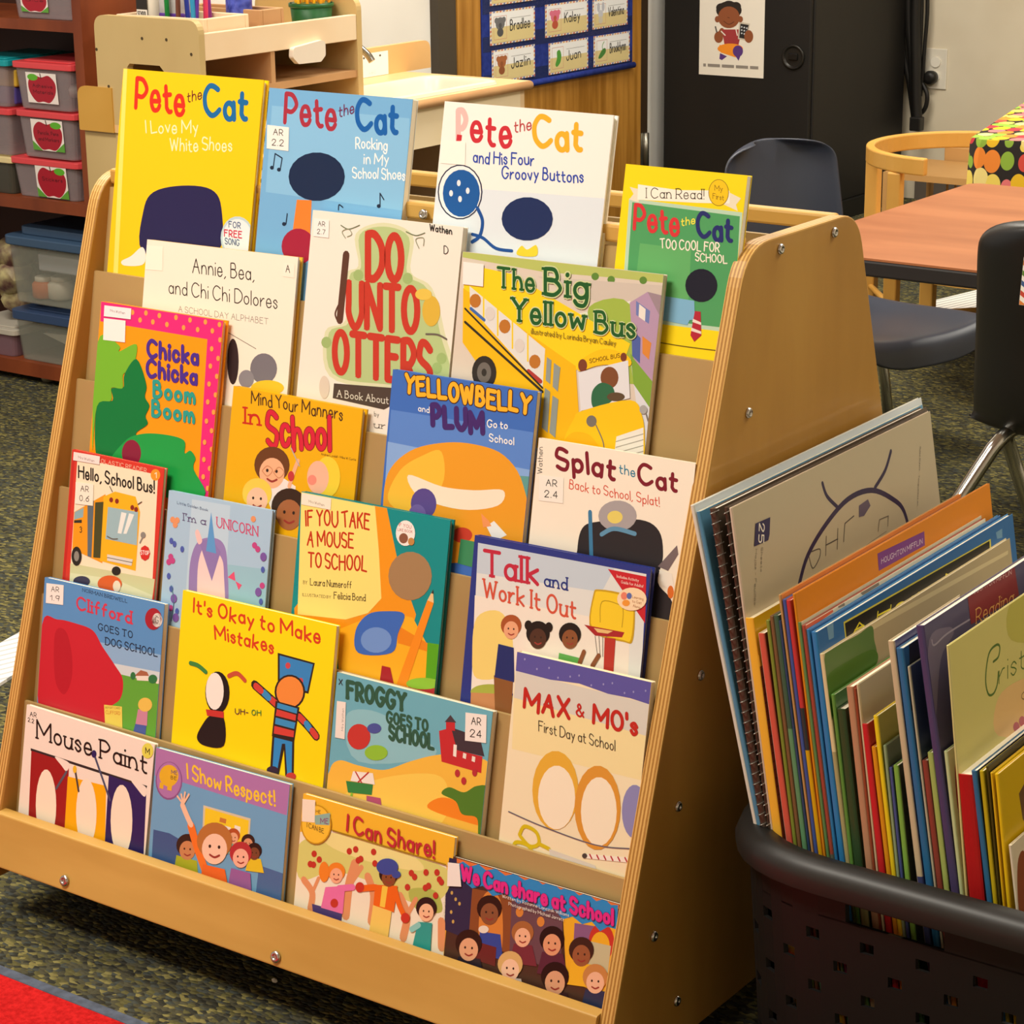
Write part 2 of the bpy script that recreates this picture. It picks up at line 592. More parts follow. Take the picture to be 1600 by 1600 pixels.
for k in range(6):
    y, z = lip(k)
    rk('tier_shelf', B(X0, X1, y - 0.004, y + 0.035, z - 0.044, z - 0.034), M_BIRCH)
y, z = lip(5)
bm = bmesh.new()
prism(bm, rounded([(y, z), (y - 0.018, z - 0.001), (y - 0.018 - 0.020, z - 0.064), (y - 0.020, z - 0.064)], [0.003, 0.003, 0.002, 0.002], 3), X0, X1, 'x')
rk('front_ledge', bm, M_LEDGE)
rk('top_rail', B(X0, X1, 0.287, 0.305, 0.892, 0.911, bev=0.003), M_LEDGE)
rk('top_rail', B(X0, X1, 0.492, 0.510, 0.887, 0.905, bev=0.003), M_LEDGE)
rk('trough_floor', B(X0, X1, 0.305, 0.492, 0.80, 0.812), mat('#6b4a22', 0.6))
bm = bmesh.new()
prism(bm, [(0.500, 0.874), (0.506, 0.874), (0.768, 0.06), (0.762, 0.06)], X0, X1, 'x')
rk('back_board', bm, M_TAN)
# bolts on the right panel, the ledge and the top board
def bolt(parent, p, nrm, r=0.006):
    bm = bmesh.new()
    t = bmesh.new()
    lathe(t, [(r, 0.0), (r, 0.0012), (r * 0.8, 0.003), (r * 0.45, 0.0034), (r * 0.4, 0.0016)], (0, 0, 0), 14)
    merge(bm, t, Matrix.Translation(p) @ Vector(nrm).to_track_quat('Z', 'Y').to_matrix().to_4x4())
    return part('bolt', bm, M_STEEL, parent)
for px, py in ((1219, 389), (1303, 363), (1169, 645), (1094, 1055), (1059, 1260), (1021, 1463), (1057, 1564)):
    bolt(rack, on_x(px, py, RW), (1, 0, 0))
for px, py in ((101, 1376), (431, 1495)):
    p = on_y(px, py, 0.004)
    bolt(rack, p, (0, -1, 0.31), 0.007)
bolt(rack, on_y(662, 335, 0.283), (0, -1, 0.2))
for x, yy in ((0.035, 0.14), (RW - 0.05, 0.14), (0.035, 0.68), (RW - 0.05, 0.68)):
    bm = bmesh.new()
    lathe(bm, [(0.010, -0.008), (0.021, -0.008), (0.021, 0.008), (0.010, 0.008)], (x, yy, 0.021), 16, 0, 'x')
    box(bm, x - 0.004, x + 0.004, yy - 0.01, yy + 0.01, 0.036, 0.052)
    rk('caster', bm, mat('#b9b48c', 0.4))

# ------------------------------------------------------------------ picture books on the rack
TIER = ['top', 'second', 'third', 'fourth', 'fifth', 'bottom']
G_BOOK = 0.0055
def rack_book(k, TL, TR, T, hard, label, bg, art, stickers=(), spine=None, pages='#f3e9cf'):
    y, z = lip(k)
    v0 = Vector((0, LEAN, 1)).normalized()
    n = Vector((1, 0, 0)).cross(v0).normalized()
    c = n.dot(Vector((0, y + G_BOOK, z)))
    a, b = hit(*TL, n, c), hit(*TR, n, c)
    w = (b - a).length
    u = (b - a).normalized()
    v = n.cross(u)
    h = (a.z - (z - 0.0325)) / v.z
    O = a - v * h
    mw = Matrix(((u.x, v.x, n.x, O.x), (u.y, v.y, n.y, O.y), (u.z, v.z, n.z, O.z), (0, 0, 0, 1)))
    root = thing('picture_book', label, 'book', mw=mw, group='picture books on the %s tier of the rack' % TIER[k])
    def uv(px, py):
        d = hit(px, py, n, c) - O
        return d.dot(u), d.dot(v)
    sh = Sheet(uv, w, h)
    tc = 0.0022 if hard else 0.0007
    s = sh.mi(spine or bg)
    f0 = sh.mi(bg)
    box(sh.bm, 0, w, 0, h, -tc, 0, f0)
    box(sh.bm, 0, w, 0, h, -T, -T + tc, s)
    box(sh.bm, 0, tc, 0, h, -T + tc, -tc, s)
    sh.run(art)
    link('cover', sh.bm, sh.mats, root)
    e = 0.003 if hard else 0.0008
    link('pages', B(tc, w - e, e, h - e, -T + tc, -tc), mat(pages, 0.7), root)
    for ops in stickers:
        st = Sheet(uv, w, h, sh.n + 0.00012)
        st.run(ops)
        link('sticker', st.bm, st.mats, root)
    return root

def box4(x0, y0, x1, y1, sl=0.12):
    return [(x0, y0), (x1, y0 + (x1 - x0) * sl), (x1 - 1, y1 + (x1 - x0) * sl), (x0 - 1, y1)]

def ar(x, y, w, h, a, b, col='#f3efe8'):
    return [('P', col, box4(x, y, x + w, y + h)), ('T', a, x + w * .28, y + h * .42, x + w * .72, y + h * .46, h * .25, '#2b2826', .13), ('T', b, x + w * .22, y + h * .86, x + w * .74, y + h * .9, h * .25, '#2b2826', .13)]

def dots(col, pts, rx, ry): return [('E', col, x, y, rx, ry, 12) for x, y in pts]

def kid(x, y, r, skin, hair, shirt=None, hy=-.35):
    o = []
    if shirt: o.append(('P', shirt, [(x - r * .9, y + r * .8), (x + r * 1.0, y + r * 1.0), (x + r * 1.5, y + r * 3.2), (x - r * 1.4, y + r * 2.8)]))
    return o + [('E', hair, x, y + r * hy, r * 1.15, r * 1.2), ('E', skin, x, y + r * .18, r * .82, r * 1.0),
                ('E', '#33241d', x - r * .3, y, r * .09, r * .12, 8), ('E', '#33241d', x + r * .3, y + r * .06, r * .09, r * .12, 8),
                ('L', '#9a3a32', r * .14, [(x - r * .3, y + r * .55), (x, y + r * .72), (x + r * .32, y + r * .6)])]

NAVY = '#26224f'
# top tier
rack_book(0, (193, 107), (412, 125), 0.0105, True, 'yellow hardback picture book leftmost on the top tier, with round FREE SONG sticker', '#f8cc10', [
    ('P', '#fce46c', [(193, 107), (199, 107.5), (184, 430), (177, 429)]),
    ('T', 'Pete', 213, 171, 287, 178, 46, '#d8301c', .165, 'j'), ('T', 'the', 293, 160, 315, 154, 16, '#6b2a20', .13), ('T', 'Cat', 321, 181, 385, 187, 44, '#1a6aa3', .2, 'j'),
    ('T', 'I Love My', 228, 207, 309, 208, 19, '#fdf1bd', .12, 'j'), ('T', 'White Shoes', 266, 236, 362, 235, 19, '#fdf1bd', .12, 'j'),
    ('S', NAVY, [(224, 330), (240, 300), (285, 290), (330, 296), (346, 325), (342, 392), (285, 405), (222, 392)]), ('S', '#f1ece0', [(190, 408), (205, 400), (222, 386), (228, 400), (222, 414), (195, 415)])],
    [[('E', '#bcd3d8', 371, 372, 26, 34), ('E', '#e3ecec', 371, 372, 23, 30), ('T', 'FOR', 358, 355, 376, 357, 9, '#2f4a78', .16), ('T', 'FREE', 351, 369, 378, 372, 10, '#c8304a', .2), ('T', 'SONG', 352, 381, 374, 384, 9, '#2f4a78', .16)]])
rack_book(0, (421, 137), (645, 155), 0.0108, False, 'light blue picture book on the top tier with ROCKING subtitle and music notes', '#74b0dc', [
    ('P', '#86bfe4', [(425, 165), (640, 185), (636, 330), (415, 300)]),
    ('T', 'Pete', 446, 194, 524, 200, 45, '#a63042', .165, 'j'), ('T', 'the', 530, 183, 553, 176, 17, '#6a2a55', .13), ('T', 'Cat', 559, 203, 620, 208, 44, '#135fac', .2, 'j'),
    ('T', 'Rocking', 556, 232, 605, 234, 17, '#f7f7f4', .13, 'j'), ('T', 'in My', 569, 256, 607, 257, 16, '#f7f7f4', .13, 'j'), ('T', 'School Shoes', 551, 278, 633, 281, 16, '#f7f7f4', .13, 'j'),
    ('P', '#ef8230', [(464, 312), (487, 313), (485, 366), (457, 364)]), ('E', '#a3203c', 466, 385, 26, 28),
    ('E', '#17294a', 495, 276, 44, 38),
    ('L', '#1d2b42', 2, [(427, 262), (430, 240), (441, 247), (438, 265)], False), ('E', '#1d2b42', 425, 262, 3, 3), ('E', '#1d2b42', 436, 265, 3, 3),
    ('L', '#1d2b42', 2, [(594, 322), (594, 302), (600, 312)], False), ('E', '#1d2b42', 592, 322, 3, 3), ('L', '#1d2b42', 2, [(447, 350), (449, 334)]), ('E', '#1d2b42', 444, 350, 3, 3), ('L', '#1d2b42', 2, [(529, 328), (530, 320), (536, 324)])],
    [ar(418, 195, 34, 37, 'AR', '2.2')], '#dfe5dd')
rack_book(0, (695, 158), (959, 180), 0.0105, True, 'white picture book on the top tier with a large round blue button', '#f6f2e9', [
    ('P', '#dde8ee', [(680, 290), (945, 310), (935, 420), (670, 400)]),
    ('T', 'P', 716, 219, 728, 220, 46, '#e6bcb6', .22), ('P', '#c92f3b', [(714, 210), (722, 211), (721, 220), (713, 220)]),
    ('T', 'ete', 737, 220, 797, 226, 45, '#c92f3b', .165, 'j'), ('T', 'the', 804, 207, 830, 202, 18, '#b3474a', .13), ('T', 'Cat', 836, 229, 908, 235, 44, '#fbb22c', .2, 'j'),
    ('T', 'and His Four', 740, 254, 834, 258, 18, '#2b4bac', .14, 'j'), ('T', 'Groovy Buttons', 785, 278, 911, 285, 18, '#2b4bac', .14, 'j'),
    ('E', '#2a2f4a', 719, 300, 35, 43), ('E', '#eef2f0', 719, 300, 33, 41), ('E', '#1a5aa2', 721, 302, 29, 37),
    *dots('#dfe9ee', [(717, 286), (731, 298), (705, 302), (719, 311)], 3, 5),
    ('L', '#1a4f98', 6, [(746, 325), (754, 345), (750, 368), (738, 378)]), ('L', '#1a4f98', 5, [(738, 366), (755, 372), (775, 388), (800, 392)]),
    ('E', '#1b2d5c', 824, 342, 40, 34), ('S', '#f0d234', [(808, 398), (815, 384), (824, 390), (838, 383), (838, 400)])],
    [[('P', '#f9f6ea', box4(690, 219, 728, 255, .08))]])
rack_book(0, (978, 256), (1168, 274), 0.0102, False, 'yellow and green reader at the right end of the top tier, with white ribbon banner', '#f9dd16', [
    ('P', '#b9d8bd', [(983, 310), (1160, 332), (1152, 521), (1030, 506), (970, 500)]), ('P', '#4fa063', [(988, 316), (1156, 338), (1147, 514), (1030, 500), (976, 494)]),
    ('P', '#63b06a', [(1000, 380), (1080, 390), (1075, 480), (990, 470)]),
    ('P', '#e9e2c8', [(984, 292), (1000, 296), (998, 316), (983, 312), (990, 303)]), ('P', '#e9e2c8', [(1130, 296), (1158, 310), (1150, 320), (1153, 330), (1128, 318)]),
    ('P', '#fbf4e2', [(997, 288), (1060, 297), (1140, 298), (1140, 318), (1090, 317), (996, 312)]),
    ('T', 'I Can Read!', 1010, 309, 1100, 311, 15, '#33302a', .09, 's'), ('E', '#8a7420', 1123, 301, 16, 21), ('E', '#f2c81e', 1123, 301, 15, 20), ('T', 'My', 1117, 297, 1129, 299, 8, '#6a5414', .1, 's'), ('T', 'First', 1114, 310, 1131, 313, 8, '#6a5414', .1, 's'),
    ('T', 'Pete', 992, 360, 1060, 366, 38, '#d6353a', .165, 'j'), ('T', 'the', 1065, 353, 1086, 349, 12, '#f2e74e', .15), ('T', 'Cat', 1091, 370, 1143, 377, 35, '#232c6c', .2, 'j'),
    ('T', 'TOO COOL FOR', 1032, 388, 1124, 393, 14, '#f5efda', .15, 'j'), ('T', 'SCHOOL', 1087, 407, 1136, 412, 12, '#f5efda', .16, 'j'),
    ('P', '#7fb6d8', [(1034, 462), (1085, 470), (1086, 500), (1078, 500), (1074, 508), (1034, 500)]), ('E', '#171a2c', 1096, 446, 25, 26), ('P', '#b4273a', [(1086, 486), (1095, 487), (1096, 524), (1085, 534), (1079, 524)]), ('P', '#e9ded2', [(1083, 498), (1096, 504), (1096, 508), (1082, 503)]), ('P', '#e9ded2', [(1081, 512), (1096, 518), (1096, 522), (1080, 517)]),
    ('L', '#6a5a14', 1.4, [(1030, 535), (1075, 542), (1148, 551)])], pages='#efe7d4')
# second tier
rack_book(1, (230, 374), (466, 402), 0.0100, True, 'cream picture book with thin black lettering, leftmost on the second tier', '#f4ecd8', [
    ('T', 'Annie, Bea,', 301, 426, 397, 438, 22, '#2a2522', .085), ('T', 'and Chi Chi Dolores', 264, 458, 433, 482, 21, '#2a2522', .085), ('T', 'A SCHOOL DAY ALPHABET', 279, 487, 419, 507, 9, '#8d867c', .1),
    ('L', '#6a6258', 1, [(340, 510), (400, 545)]), ('E', '#33282a', 364, 565, 9, 36), ('E', '#77747b', 412, 576, 21, 24), ('E', '#8a878d', 385, 592, 12, 14), ('E', '#edc52c', 418, 606, 26, 12)],
    [[('P', '#fbf3df', box4(228, 383, 255, 421, .08))], [('P', '#f9eedb', box4(443, 411, 461, 432)), ('T', 'A', 447, 425, 453, 426, 11, '#33302d', .12)]], '#e9b83c', '#efe0b8')
rack_book(1, (489, 328), (724, 355), 0.0095, False, 'white picture book with red block letters on a green bush, second tier', '#ede8da', [
    ('S', '#d7dcb4', [(556, 365), (600, 348), (645, 368), (642, 425), (675, 450), (695, 520), (706, 600), (600, 606), (515, 588), (508, 518), (540, 500), (540, 430), (560, 415)]), ('S', '#b3c88a', [(562, 367), (600, 354), (639, 371), (636, 428), (668, 452), (688, 522), (700, 600), (600, 600), (520, 584), (514, 520), (546, 502), (546, 432), (564, 418)]),
    *dots('#9db874', [(560, 430), (637, 435), (510, 535), (690, 560), (683, 575)], 8, 9),
    ('T', 'DO', 575, 434, 627, 438, 68, '#c23a2a', .19, 's'), ('T', 'UNTO', 545, 508, 652, 519, 66, '#c23a2a', .18, 's'), ('T', 'OTTERS', 523, 580, 672, 602, 62, '#c23a2a', .19, 's'),
    ('P', '#4d4038', [(522, 599), (612, 606), (611, 634), (600, 640), (520, 622)]), ('T', 'A Book About', 527, 620, 607, 631, 11, '#d9d4c4', .12, 's'), ('T', 'by', 585, 650, 592, 651, 7, '#55504a', .1), ('T', 'ur', 585, 668, 602, 670, 10, '#55504a', .1, 's'),
    ('L', '#5b3a2c', 13, [(541, 398), (537, 440), (531, 500)]), ('L', '#5b3a2c', 3, [(530, 475), (524, 490), (528, 502)]), ('E', '#d9b440', 674, 486, 14, 24), ('E', '#e3c452', 662, 460, 13, 9), ('L', '#6b6258', 3, [(666, 522), (684, 523), (698, 530)]), ('E', '#d9cdbb', 507, 605, 8, 18),
    ('L', '#6c7a5c', 1.6, [(533, 352), (545, 358), (562, 352)]), ('L', '#8a9074', 1.4, [(540, 372), (535, 362), (545, 358), (550, 366), (543, 370)]), ('L', '#6c7a5c', 1.6, [(635, 362), (650, 368), (664, 364)]), ('L', '#8a9074', 1.4, [(655, 388), (650, 374), (662, 372), (662, 384)]),
    ('T', 'Wathen', 672, 360, 706, 366, 10, '#1f1c1c', .17), ('T', 'D', 694, 396, 700, 397, 12, '#2f2b2b', .1)],
    [ar(491, 341, 24, 28, 'AR', '2.7')])
rack_book(1, (723, 393), (1037, 429), 0.0080, False, 'picture book with big green title over a yellow bus, right end of second tier', '#d8cdbd', [
    ('P', '#b5c268', [(723, 393), (1037, 429), (1036, 442), (960, 434), (850, 425), (723, 402)]), *dots('#5f8a3a', [(930, 432), (955, 437), (1005, 438)], 6, 6), ('P', '#cdc3b6', [(840, 432), (1035, 446), (1030, 480), (930, 470)]), ('P', '#e3e6d6', [(905, 490), (985, 470), (1000, 560), (930, 520)]), ('S', '#9fb94c', [(920, 480), (985, 476), (990, 600), (940, 540)]),
    ('P', '#d9dde2', [(985, 560), (1022, 640), (1020, 712), (1005, 712)]), ('P', '#7fa83c', [(985, 552), (1026, 600), (1024, 650), (990, 600)]),
    ('P', '#b497b4', [(984, 473), (1012, 456), (1030, 492), (1021, 598), (990, 560)]), ('P', '#9c8a94', [(1012, 456), (1036, 462), (1034, 500), (1030, 492)]), ('P', '#6f7fb8', [(994, 470), (1016, 486), (1014, 506), (994, 492)]), ('P', '#e9e4da', [(999, 475), (1009, 483), (1008, 502), (998, 495)]), ('P', '#4f63a8', [(987, 515), (1001, 528), (1000, 568), (988, 556)]), ('P', '#d98a3c', [(1004, 525), (1018, 536), (1014, 562), (1004, 552)]),
    ('P', '#f7d41e', [(725, 412), (800, 428), (985, 537), (975, 565), (900, 578), (725, 462)]), ('P', '#f0bb12', [(724, 450), (900, 572), (908, 700), (838, 700), (723, 535)]),
    ('P', '#dfe0dc', [(734, 447), (852, 545), (848, 606), (735, 480)]), *[('L', '#f4d22a', 3, [(x, y), (x, y + 44)]) for x, y in ((756, 462), (778, 480), (801, 500), (825, 520))],
    *dots('#b9752e', [(743, 470), (836, 565), (789, 510)], 9, 11), *dots('#d8d3cc', [(766, 490), (812, 540)], 8, 11), ('L', '#3f6ab0', 5, [(736, 482), (757, 500)]), ('L', '#b03a34', 7, [(826, 580), (845, 596)]),
    ('L', '#2f2a20', 4, [(727, 503), (848, 612)]), ('L', '#2f2a20', 3, [(727, 482), (848, 606)]), ('P', '#8f9a96', [(855, 558), (862, 563), (860, 600), (853, 594)]), ('P', '#8f9a96', [(866, 567), (876, 574), (872, 612), (864, 604)]), ('P', '#8f9a96', [(852, 606), (860, 612), (856, 676), (847, 668)]), ('P', '#8f9a96', [(864, 618), (873, 624), (868, 684), (859, 676)]),
    ('E', '#2f2b28', 757, 582, 19, 26), ('E', '#6d6862', 757, 582, 11, 16), ('E', '#33302c', 757, 582, 4, 6),
    ('S', '#f5c716', [(905, 580), (912, 560), (945, 545), (980, 555), (984, 572), (940, 570)]), ('E', '#7a3f2a', 911, 571, 7, 10), ('E', '#7a3f2a', 975, 558, 5, 7), ('P', '#dfe2e6', [(904, 582), (982, 563), (985, 622), (908, 642)]), ('E', '#7d4c2e', 953, 590, 14, 17), ('S', '#2f6a48', [(927, 636), (926, 612), (940, 598), (958, 605), (960, 622), (945, 634)]), ('E', '#5d4a34', 963, 620, 14, 7),
    ('S', '#f5c716', [(897, 655), (910, 642), (985, 625), (1004, 650), (1008, 690), (1004, 730), (960, 735), (895, 715), (882, 690)]), ('P', '#eceadf', [(964, 682), (1006, 668), (1006, 730), (958, 730)]), *[('L', '#a8a598', 1.5, [(963, 690 + i * 9), (1006, 678 + i * 9)]) for i in range(4)], ('S', '#f0b911', [(882, 690), (898, 675), (925, 682), (940, 715), (885, 710)]), ('E', '#77726a', 925, 658, 8, 9), ('E', '#a8a9a6', 1006, 640, 6, 7), ('L', '#77726a', 2, [(932, 664), (943, 690), (945, 710)]), ('L', '#77726a', 2, [(1010, 646), (1014, 665), (1010, 690)]),
    ('T', 'SCHOOL BUS', 922, 567, 969, 558, 6, '#6b5410', .12),
    ('T', 'The', 779, 448, 835, 455, 30, '#1e5a28', .17, 's', ('#cfd8a0', .05)), ('T', 'Big', 853, 459, 918, 467, 39, '#1e5a28', .17, 's', ('#cfd8a0', .05)), ('T', 'Yellow', 802, 500, 914, 514, 34, '#1e5a28', .17, 's', ('#cfd8a0', .05)), ('T', 'Bus', 932, 519, 992, 527, 32, '#1e5a28', .17, 's', ('#cfd8a0', .05)), ('T', 'illustrated by Lorinda Bryan Cauley', 831, 521, 963, 540, 8, '#4a4520', .1, 's')],
    [[('P', '#f0ede6', box4(725, 409, 757, 444))]])
# third tier
rack_book(2, (158, 471), (349, 501), 0.0102, True, 'orange picture book with pink polka-dot border, leftmost on the third tier', '#ff9d0c', [
    ('P', '#ea2a7c', [(158, 471), (349, 501), (330, 790), (308, 786), (324, 530), (157, 502)]),
    *dots('#ffa24a', [(207, 488), (228, 489), (249, 493), (275, 496), (297, 500), (321, 503), (343, 507), (219, 500), (239, 503), (261, 507), (287, 512), (309, 515), (332, 517), (344, 531), (331, 545), (341, 560), (329, 572), (339, 588), (327, 600), (337, 617), (325, 628), (334, 644), (323, 658), (331, 673), (320, 691), (331, 702), (319, 718), (328, 732), (318, 745), (325, 763)], 2.8, 4.2),
    ('S', '#76b92f', [(157, 525), (187, 540), (187, 549), (214, 538), (208, 575), (193, 585), (192, 607), (175, 606), (174, 626), (152, 635), (145, 705), (147, 600)]),
    ('S', '#0b7a3b', [(214, 561), (229, 600), (227, 620), (234, 634), (228, 650), (231, 663), (213, 677), (217, 692), (185, 725), (152, 716), (152, 635), (176, 626), (175, 607), (193, 606), (195, 585)]),
    ('S', '#20a048', [(175, 730), (195, 690), (222, 678), (258, 679), (288, 688), (289, 708), (298, 704), (306, 716), (303, 733), (320, 775), (250, 775)]), ('E', '#8b1e3b', 206, 708, 15, 21),
    ('T', 'Chicka', 232, 556, 309, 569, 24, '#4b2d92', .27), ('T', 'Chicka', 231, 587, 307, 600, 24, '#4b2d92', .27), ('T', 'Boom', 241, 619, 304, 630, 23, '#2b9f92', .27), ('T', 'Boom', 239, 649, 303, 660, 23, '#2b9f92', .27)],
    [[('P', '#f6f0ee', box4(164, 477, 206, 494)), ('T', 'Mrs Wathen', 173, 487, 196, 491, 4, '#8a8688', .14)], [('P', '#f6f2ec', box4(163, 497, 197, 531))]], pages='#f0d6c4')
rack_book(2, (365, 603), (567, 640), 0.0102, True, 'mustard yellow picture book with red script title, third tier beside the orange one', '#e9b20e', [
    ('T', 'Mind Your Manners', 393, 630, 535, 657, 19, '#4a2a18', .12, 'j'), ('T', 'In', 383, 661, 405, 664, 24, '#c5281d', .17, 's'), ('T', 'School', 418, 694, 515, 706, 50, '#d4243c', .15, 'j', ('#8e2a1e', .03)), ('T', 'Andrea Lyndall - Mike W. Curtis', 502, 711, 556, 720, 3.5, '#5d3c12', .14),
    ('P', '#ece6e0', [(412, 762), (440, 745), (462, 760), (460, 790), (425, 800)]), *kid(425, 735, 24, '#f1b68c', '#6b3f20'), ('L', '#c98a62', 1.5, [(410, 735), (418, 728), (426, 735), (418, 744), (410, 736)]), ('L', '#c98a62', 1.5, [(428, 738), (436, 730), (444, 738), (436, 747), (428, 739)]), ('L', '#f1b68c', 7, [(452, 760), (460, 735), (466, 720)]), ('L', '#b8b2ac', 2, [(455, 700), (468, 728)]), ('E', '#c23a3c', 455, 744, 5, 8),
    ('E', '#f3d33c', 512, 745, 20, 32), ('E', '#f4bb9c', 497, 746, 17, 26), ('E', '#ee8f7c', 488, 750, 7, 8), *kid(402, 778, 20, '#f4c4a4', '#f0d050'), *kid(452, 800, 24, '#a5683f', '#38251a')], pages='#f1e6c6')
rack_book(2, (614, 577), (840, 612), 0.0085, False, 'blue picture book with orange and purple title over an orange shape, third tier', '#3f6fc2', [
    ('P', '#5b89d4', [(611, 640), (836, 676), (830, 740), (606, 700)]), ('P', '#86aee4', [(606, 690), (832, 735), (822, 860), (598, 810)]), ('P', '#5fa09a', [(770, 740), (832, 745), (826, 800), (790, 800)]),
    ('S', '#e9a028', [(598, 800), (606, 740), (640, 705), (690, 692), (740, 694), (788, 712), (818, 760), (822, 850), (700, 880), (600, 850)]), ('S', '#f3c23e', [(606, 780), (625, 735), (660, 712), (690, 706), (690, 760), (640, 800)]), ('S', '#f4ead2', [(638, 742), (690, 760), (740, 766), (786, 766), (778, 790), (720, 796), (655, 776)]), ('E', '#594a92', 662, 787, 20, 24), ('E', '#6f60a6', 652, 806, 14, 18), ('E', '#c33f2e', 722, 836, 16, 12), ('P', '#eef0ee', [(760, 822), (772, 814), (792, 836), (772, 846)]), ('P', '#ee9a5e', [(752, 802), (764, 814), (768, 822), (755, 824)]), ('P', '#3f8f60', [(720, 842), (760, 850), (752, 890), (715, 880)]),
    ('T', 'YELLOWBELLY', 634, 613, 828, 646, 26, '#fdb62a', .26, 'j', ('#4a2c18', .06)), ('T', 'and', 654, 642, 671, 645, 9, '#f3f4f4', .16), ('T', 'PLUM', 676, 664, 754, 677, 30, '#43276e', .32, 'j'), ('T', 'Go to', 762, 667, 793, 670, 11, '#f6f6f4', .17), ('T', 'School', 765, 689, 803, 695, 11, '#f6f6f4', .17)])
rack_book(2, (842, 684), (1087, 724), 0.0060, False, 'cream picture book with dark red title, right end of the third tier', '#f4ebd8', [
    ('T', 'Splat', 870, 733, 960, 748, 31, '#7d192b', .21, 'j'), ('T', 'the', 968, 739, 992, 745, 14, '#2b7e9c', .14), ('T', 'Cat', 999, 756, 1057, 768, 29, '#7d192b', .21, 'j'), ('T', 'Back to School, Splat!', 890, 763, 1030, 791, 14, '#d5503a', .11, 'j'), ('T', 'Wathen', 847, 740, 848, 699, 9, '#35302e', .1, 'r'),
    ('S', '#2a262a', [(902, 860), (910, 825), (935, 815), (1000, 812), (1030, 830), (1036, 870), (1028, 910), (1050, 940), (1048, 985), (1000, 960), (905, 900)]), ('E', '#a8a2a3', 965, 806, 30, 24), ('E', '#e5d36c', 961, 808, 12, 10), ('L', '#3d7ba4', 7, [(922, 800), (924, 868)]), ('L', '#5f93b4', 7, [(940, 835), (960, 826), (992, 834)]), ('P', '#77686a', [(1028, 885), (1058, 852), (1060, 866), (1044, 892)]), ('P', '#efe9dc', [(1030, 890), (1050, 896), (1055, 925), (1035, 915)]), ('E', '#d9702c', 1048, 925, 5, 10)],
    [ar(843, 742, 38, 40, 'AR', '2.4', '#f2eee2')])
# fourth tier
rack_book(3, (113, 702), (257, 732), 0.0060, False, 'small red bordered reader with a yellow bus and STOP sign, leftmost on fourth tier', '#d5392b', [
    ('P', '#c22b24', [(113, 716), (117, 717), (100, 930), (96, 928)]), ('P', '#f4e8c8', [(121, 716), (247, 742), (236, 950), (108, 920)]), ('P', '#cfd3a2', [(110, 880), (242, 905), (236, 950), (108, 920)]), ('P', '#dfe0b8', [(110, 895), (180, 905), (238, 930), (236, 950), (108, 920)]),
    ('T', 'OLASTIC READER', 158, 723, 229, 738, 6, '#f0c0a4', .14), ('E', '#ef9a2b', 243, 742, 7.5, 9), ('T', '1', 242, 746, 244.5, 746.5, 8, '#fbeed0', .18),
    ('T', 'Hello, School Bus!', 123, 746, 241, 770, 18, '#231d18', .16),
    ('P', '#ef9f1a', [(116, 800), (165, 772), (160, 880), (113, 858)]), ('P', '#f6b91d', [(162, 776), (180, 768), (212, 776), (219, 800), (212, 892), (156, 876)]), ('P', '#8fb3ba', [(117, 800), (131, 793), (130, 808), (116, 812)]), ('P', '#33332c', [(116, 813), (128, 812), (128, 817), (116, 817)]), ('T', '3', 125, 832, 128, 832, 9, '#33281c', .16), ('P', '#5f6e78', [(137, 786), (147, 782), (143, 871), (137, 869)]), ('P', '#4a4a25', [(149, 785), (162, 784), (157, 872), (146, 871)]),
    ('P', '#9dbfc7', [(169, 792), (216, 800), (214, 852), (165, 842)]), ('P', '#e9f0ea', [(190, 800), (198, 802), (190, 834), (184, 833)]), ('P', '#e9f0ea', [(202, 802), (210, 804), (198, 834), (193, 834)]), *dots('#8a2c20', [(174, 781), (183, 783), (207, 793), (213, 796)], 3, 4), ('E', '#2b2722', 120, 869, 8, 15), ('E', '#8d8a80', 120, 869, 4, 8), ('E', '#2b2722', 182, 892, 7, 7), ('L', '#6d6a60', 2, [(168, 838), (176, 842), (184, 842)]), ('L', '#8d8b84', 2.5, [(219, 848), (224, 838)]), ('E', '#8d8b84', 224, 836, 4, 5),
    ('P', '#dfdccf', [(168, 866), (208, 874), (206, 884), (168, 876)]), ('L', '#4a4a44', 1, [(168, 871), (207, 879)]), ('E', '#d4332c', 227, 864, 8, 12, 8), ('T', 'STOP', 220.5, 866, 233.5, 867, 6, '#f6efe6', .18), ('E', '#3a3852', 128, 908, 13, 8), ('E', '#da622c', 172, 912, 19, 13), ('E', '#e9dcc4', 183, 916, 6, 9), ('L', '#4a3a2a', 1.4, [(176, 768), (172, 760)]), ('L', '#4a3a2a', 1.4, [(216, 788), (222, 784)])],
    [ar(119, 753, 28, 34, 'AR', '0.6', '#f6efdc'), [('P', '#f1e5de', box4(116, 706, 157, 719, .17)), ('T', 'Mrs Wathen', 123, 716, 148, 722, 4, '#8a7f7c', .13)]])
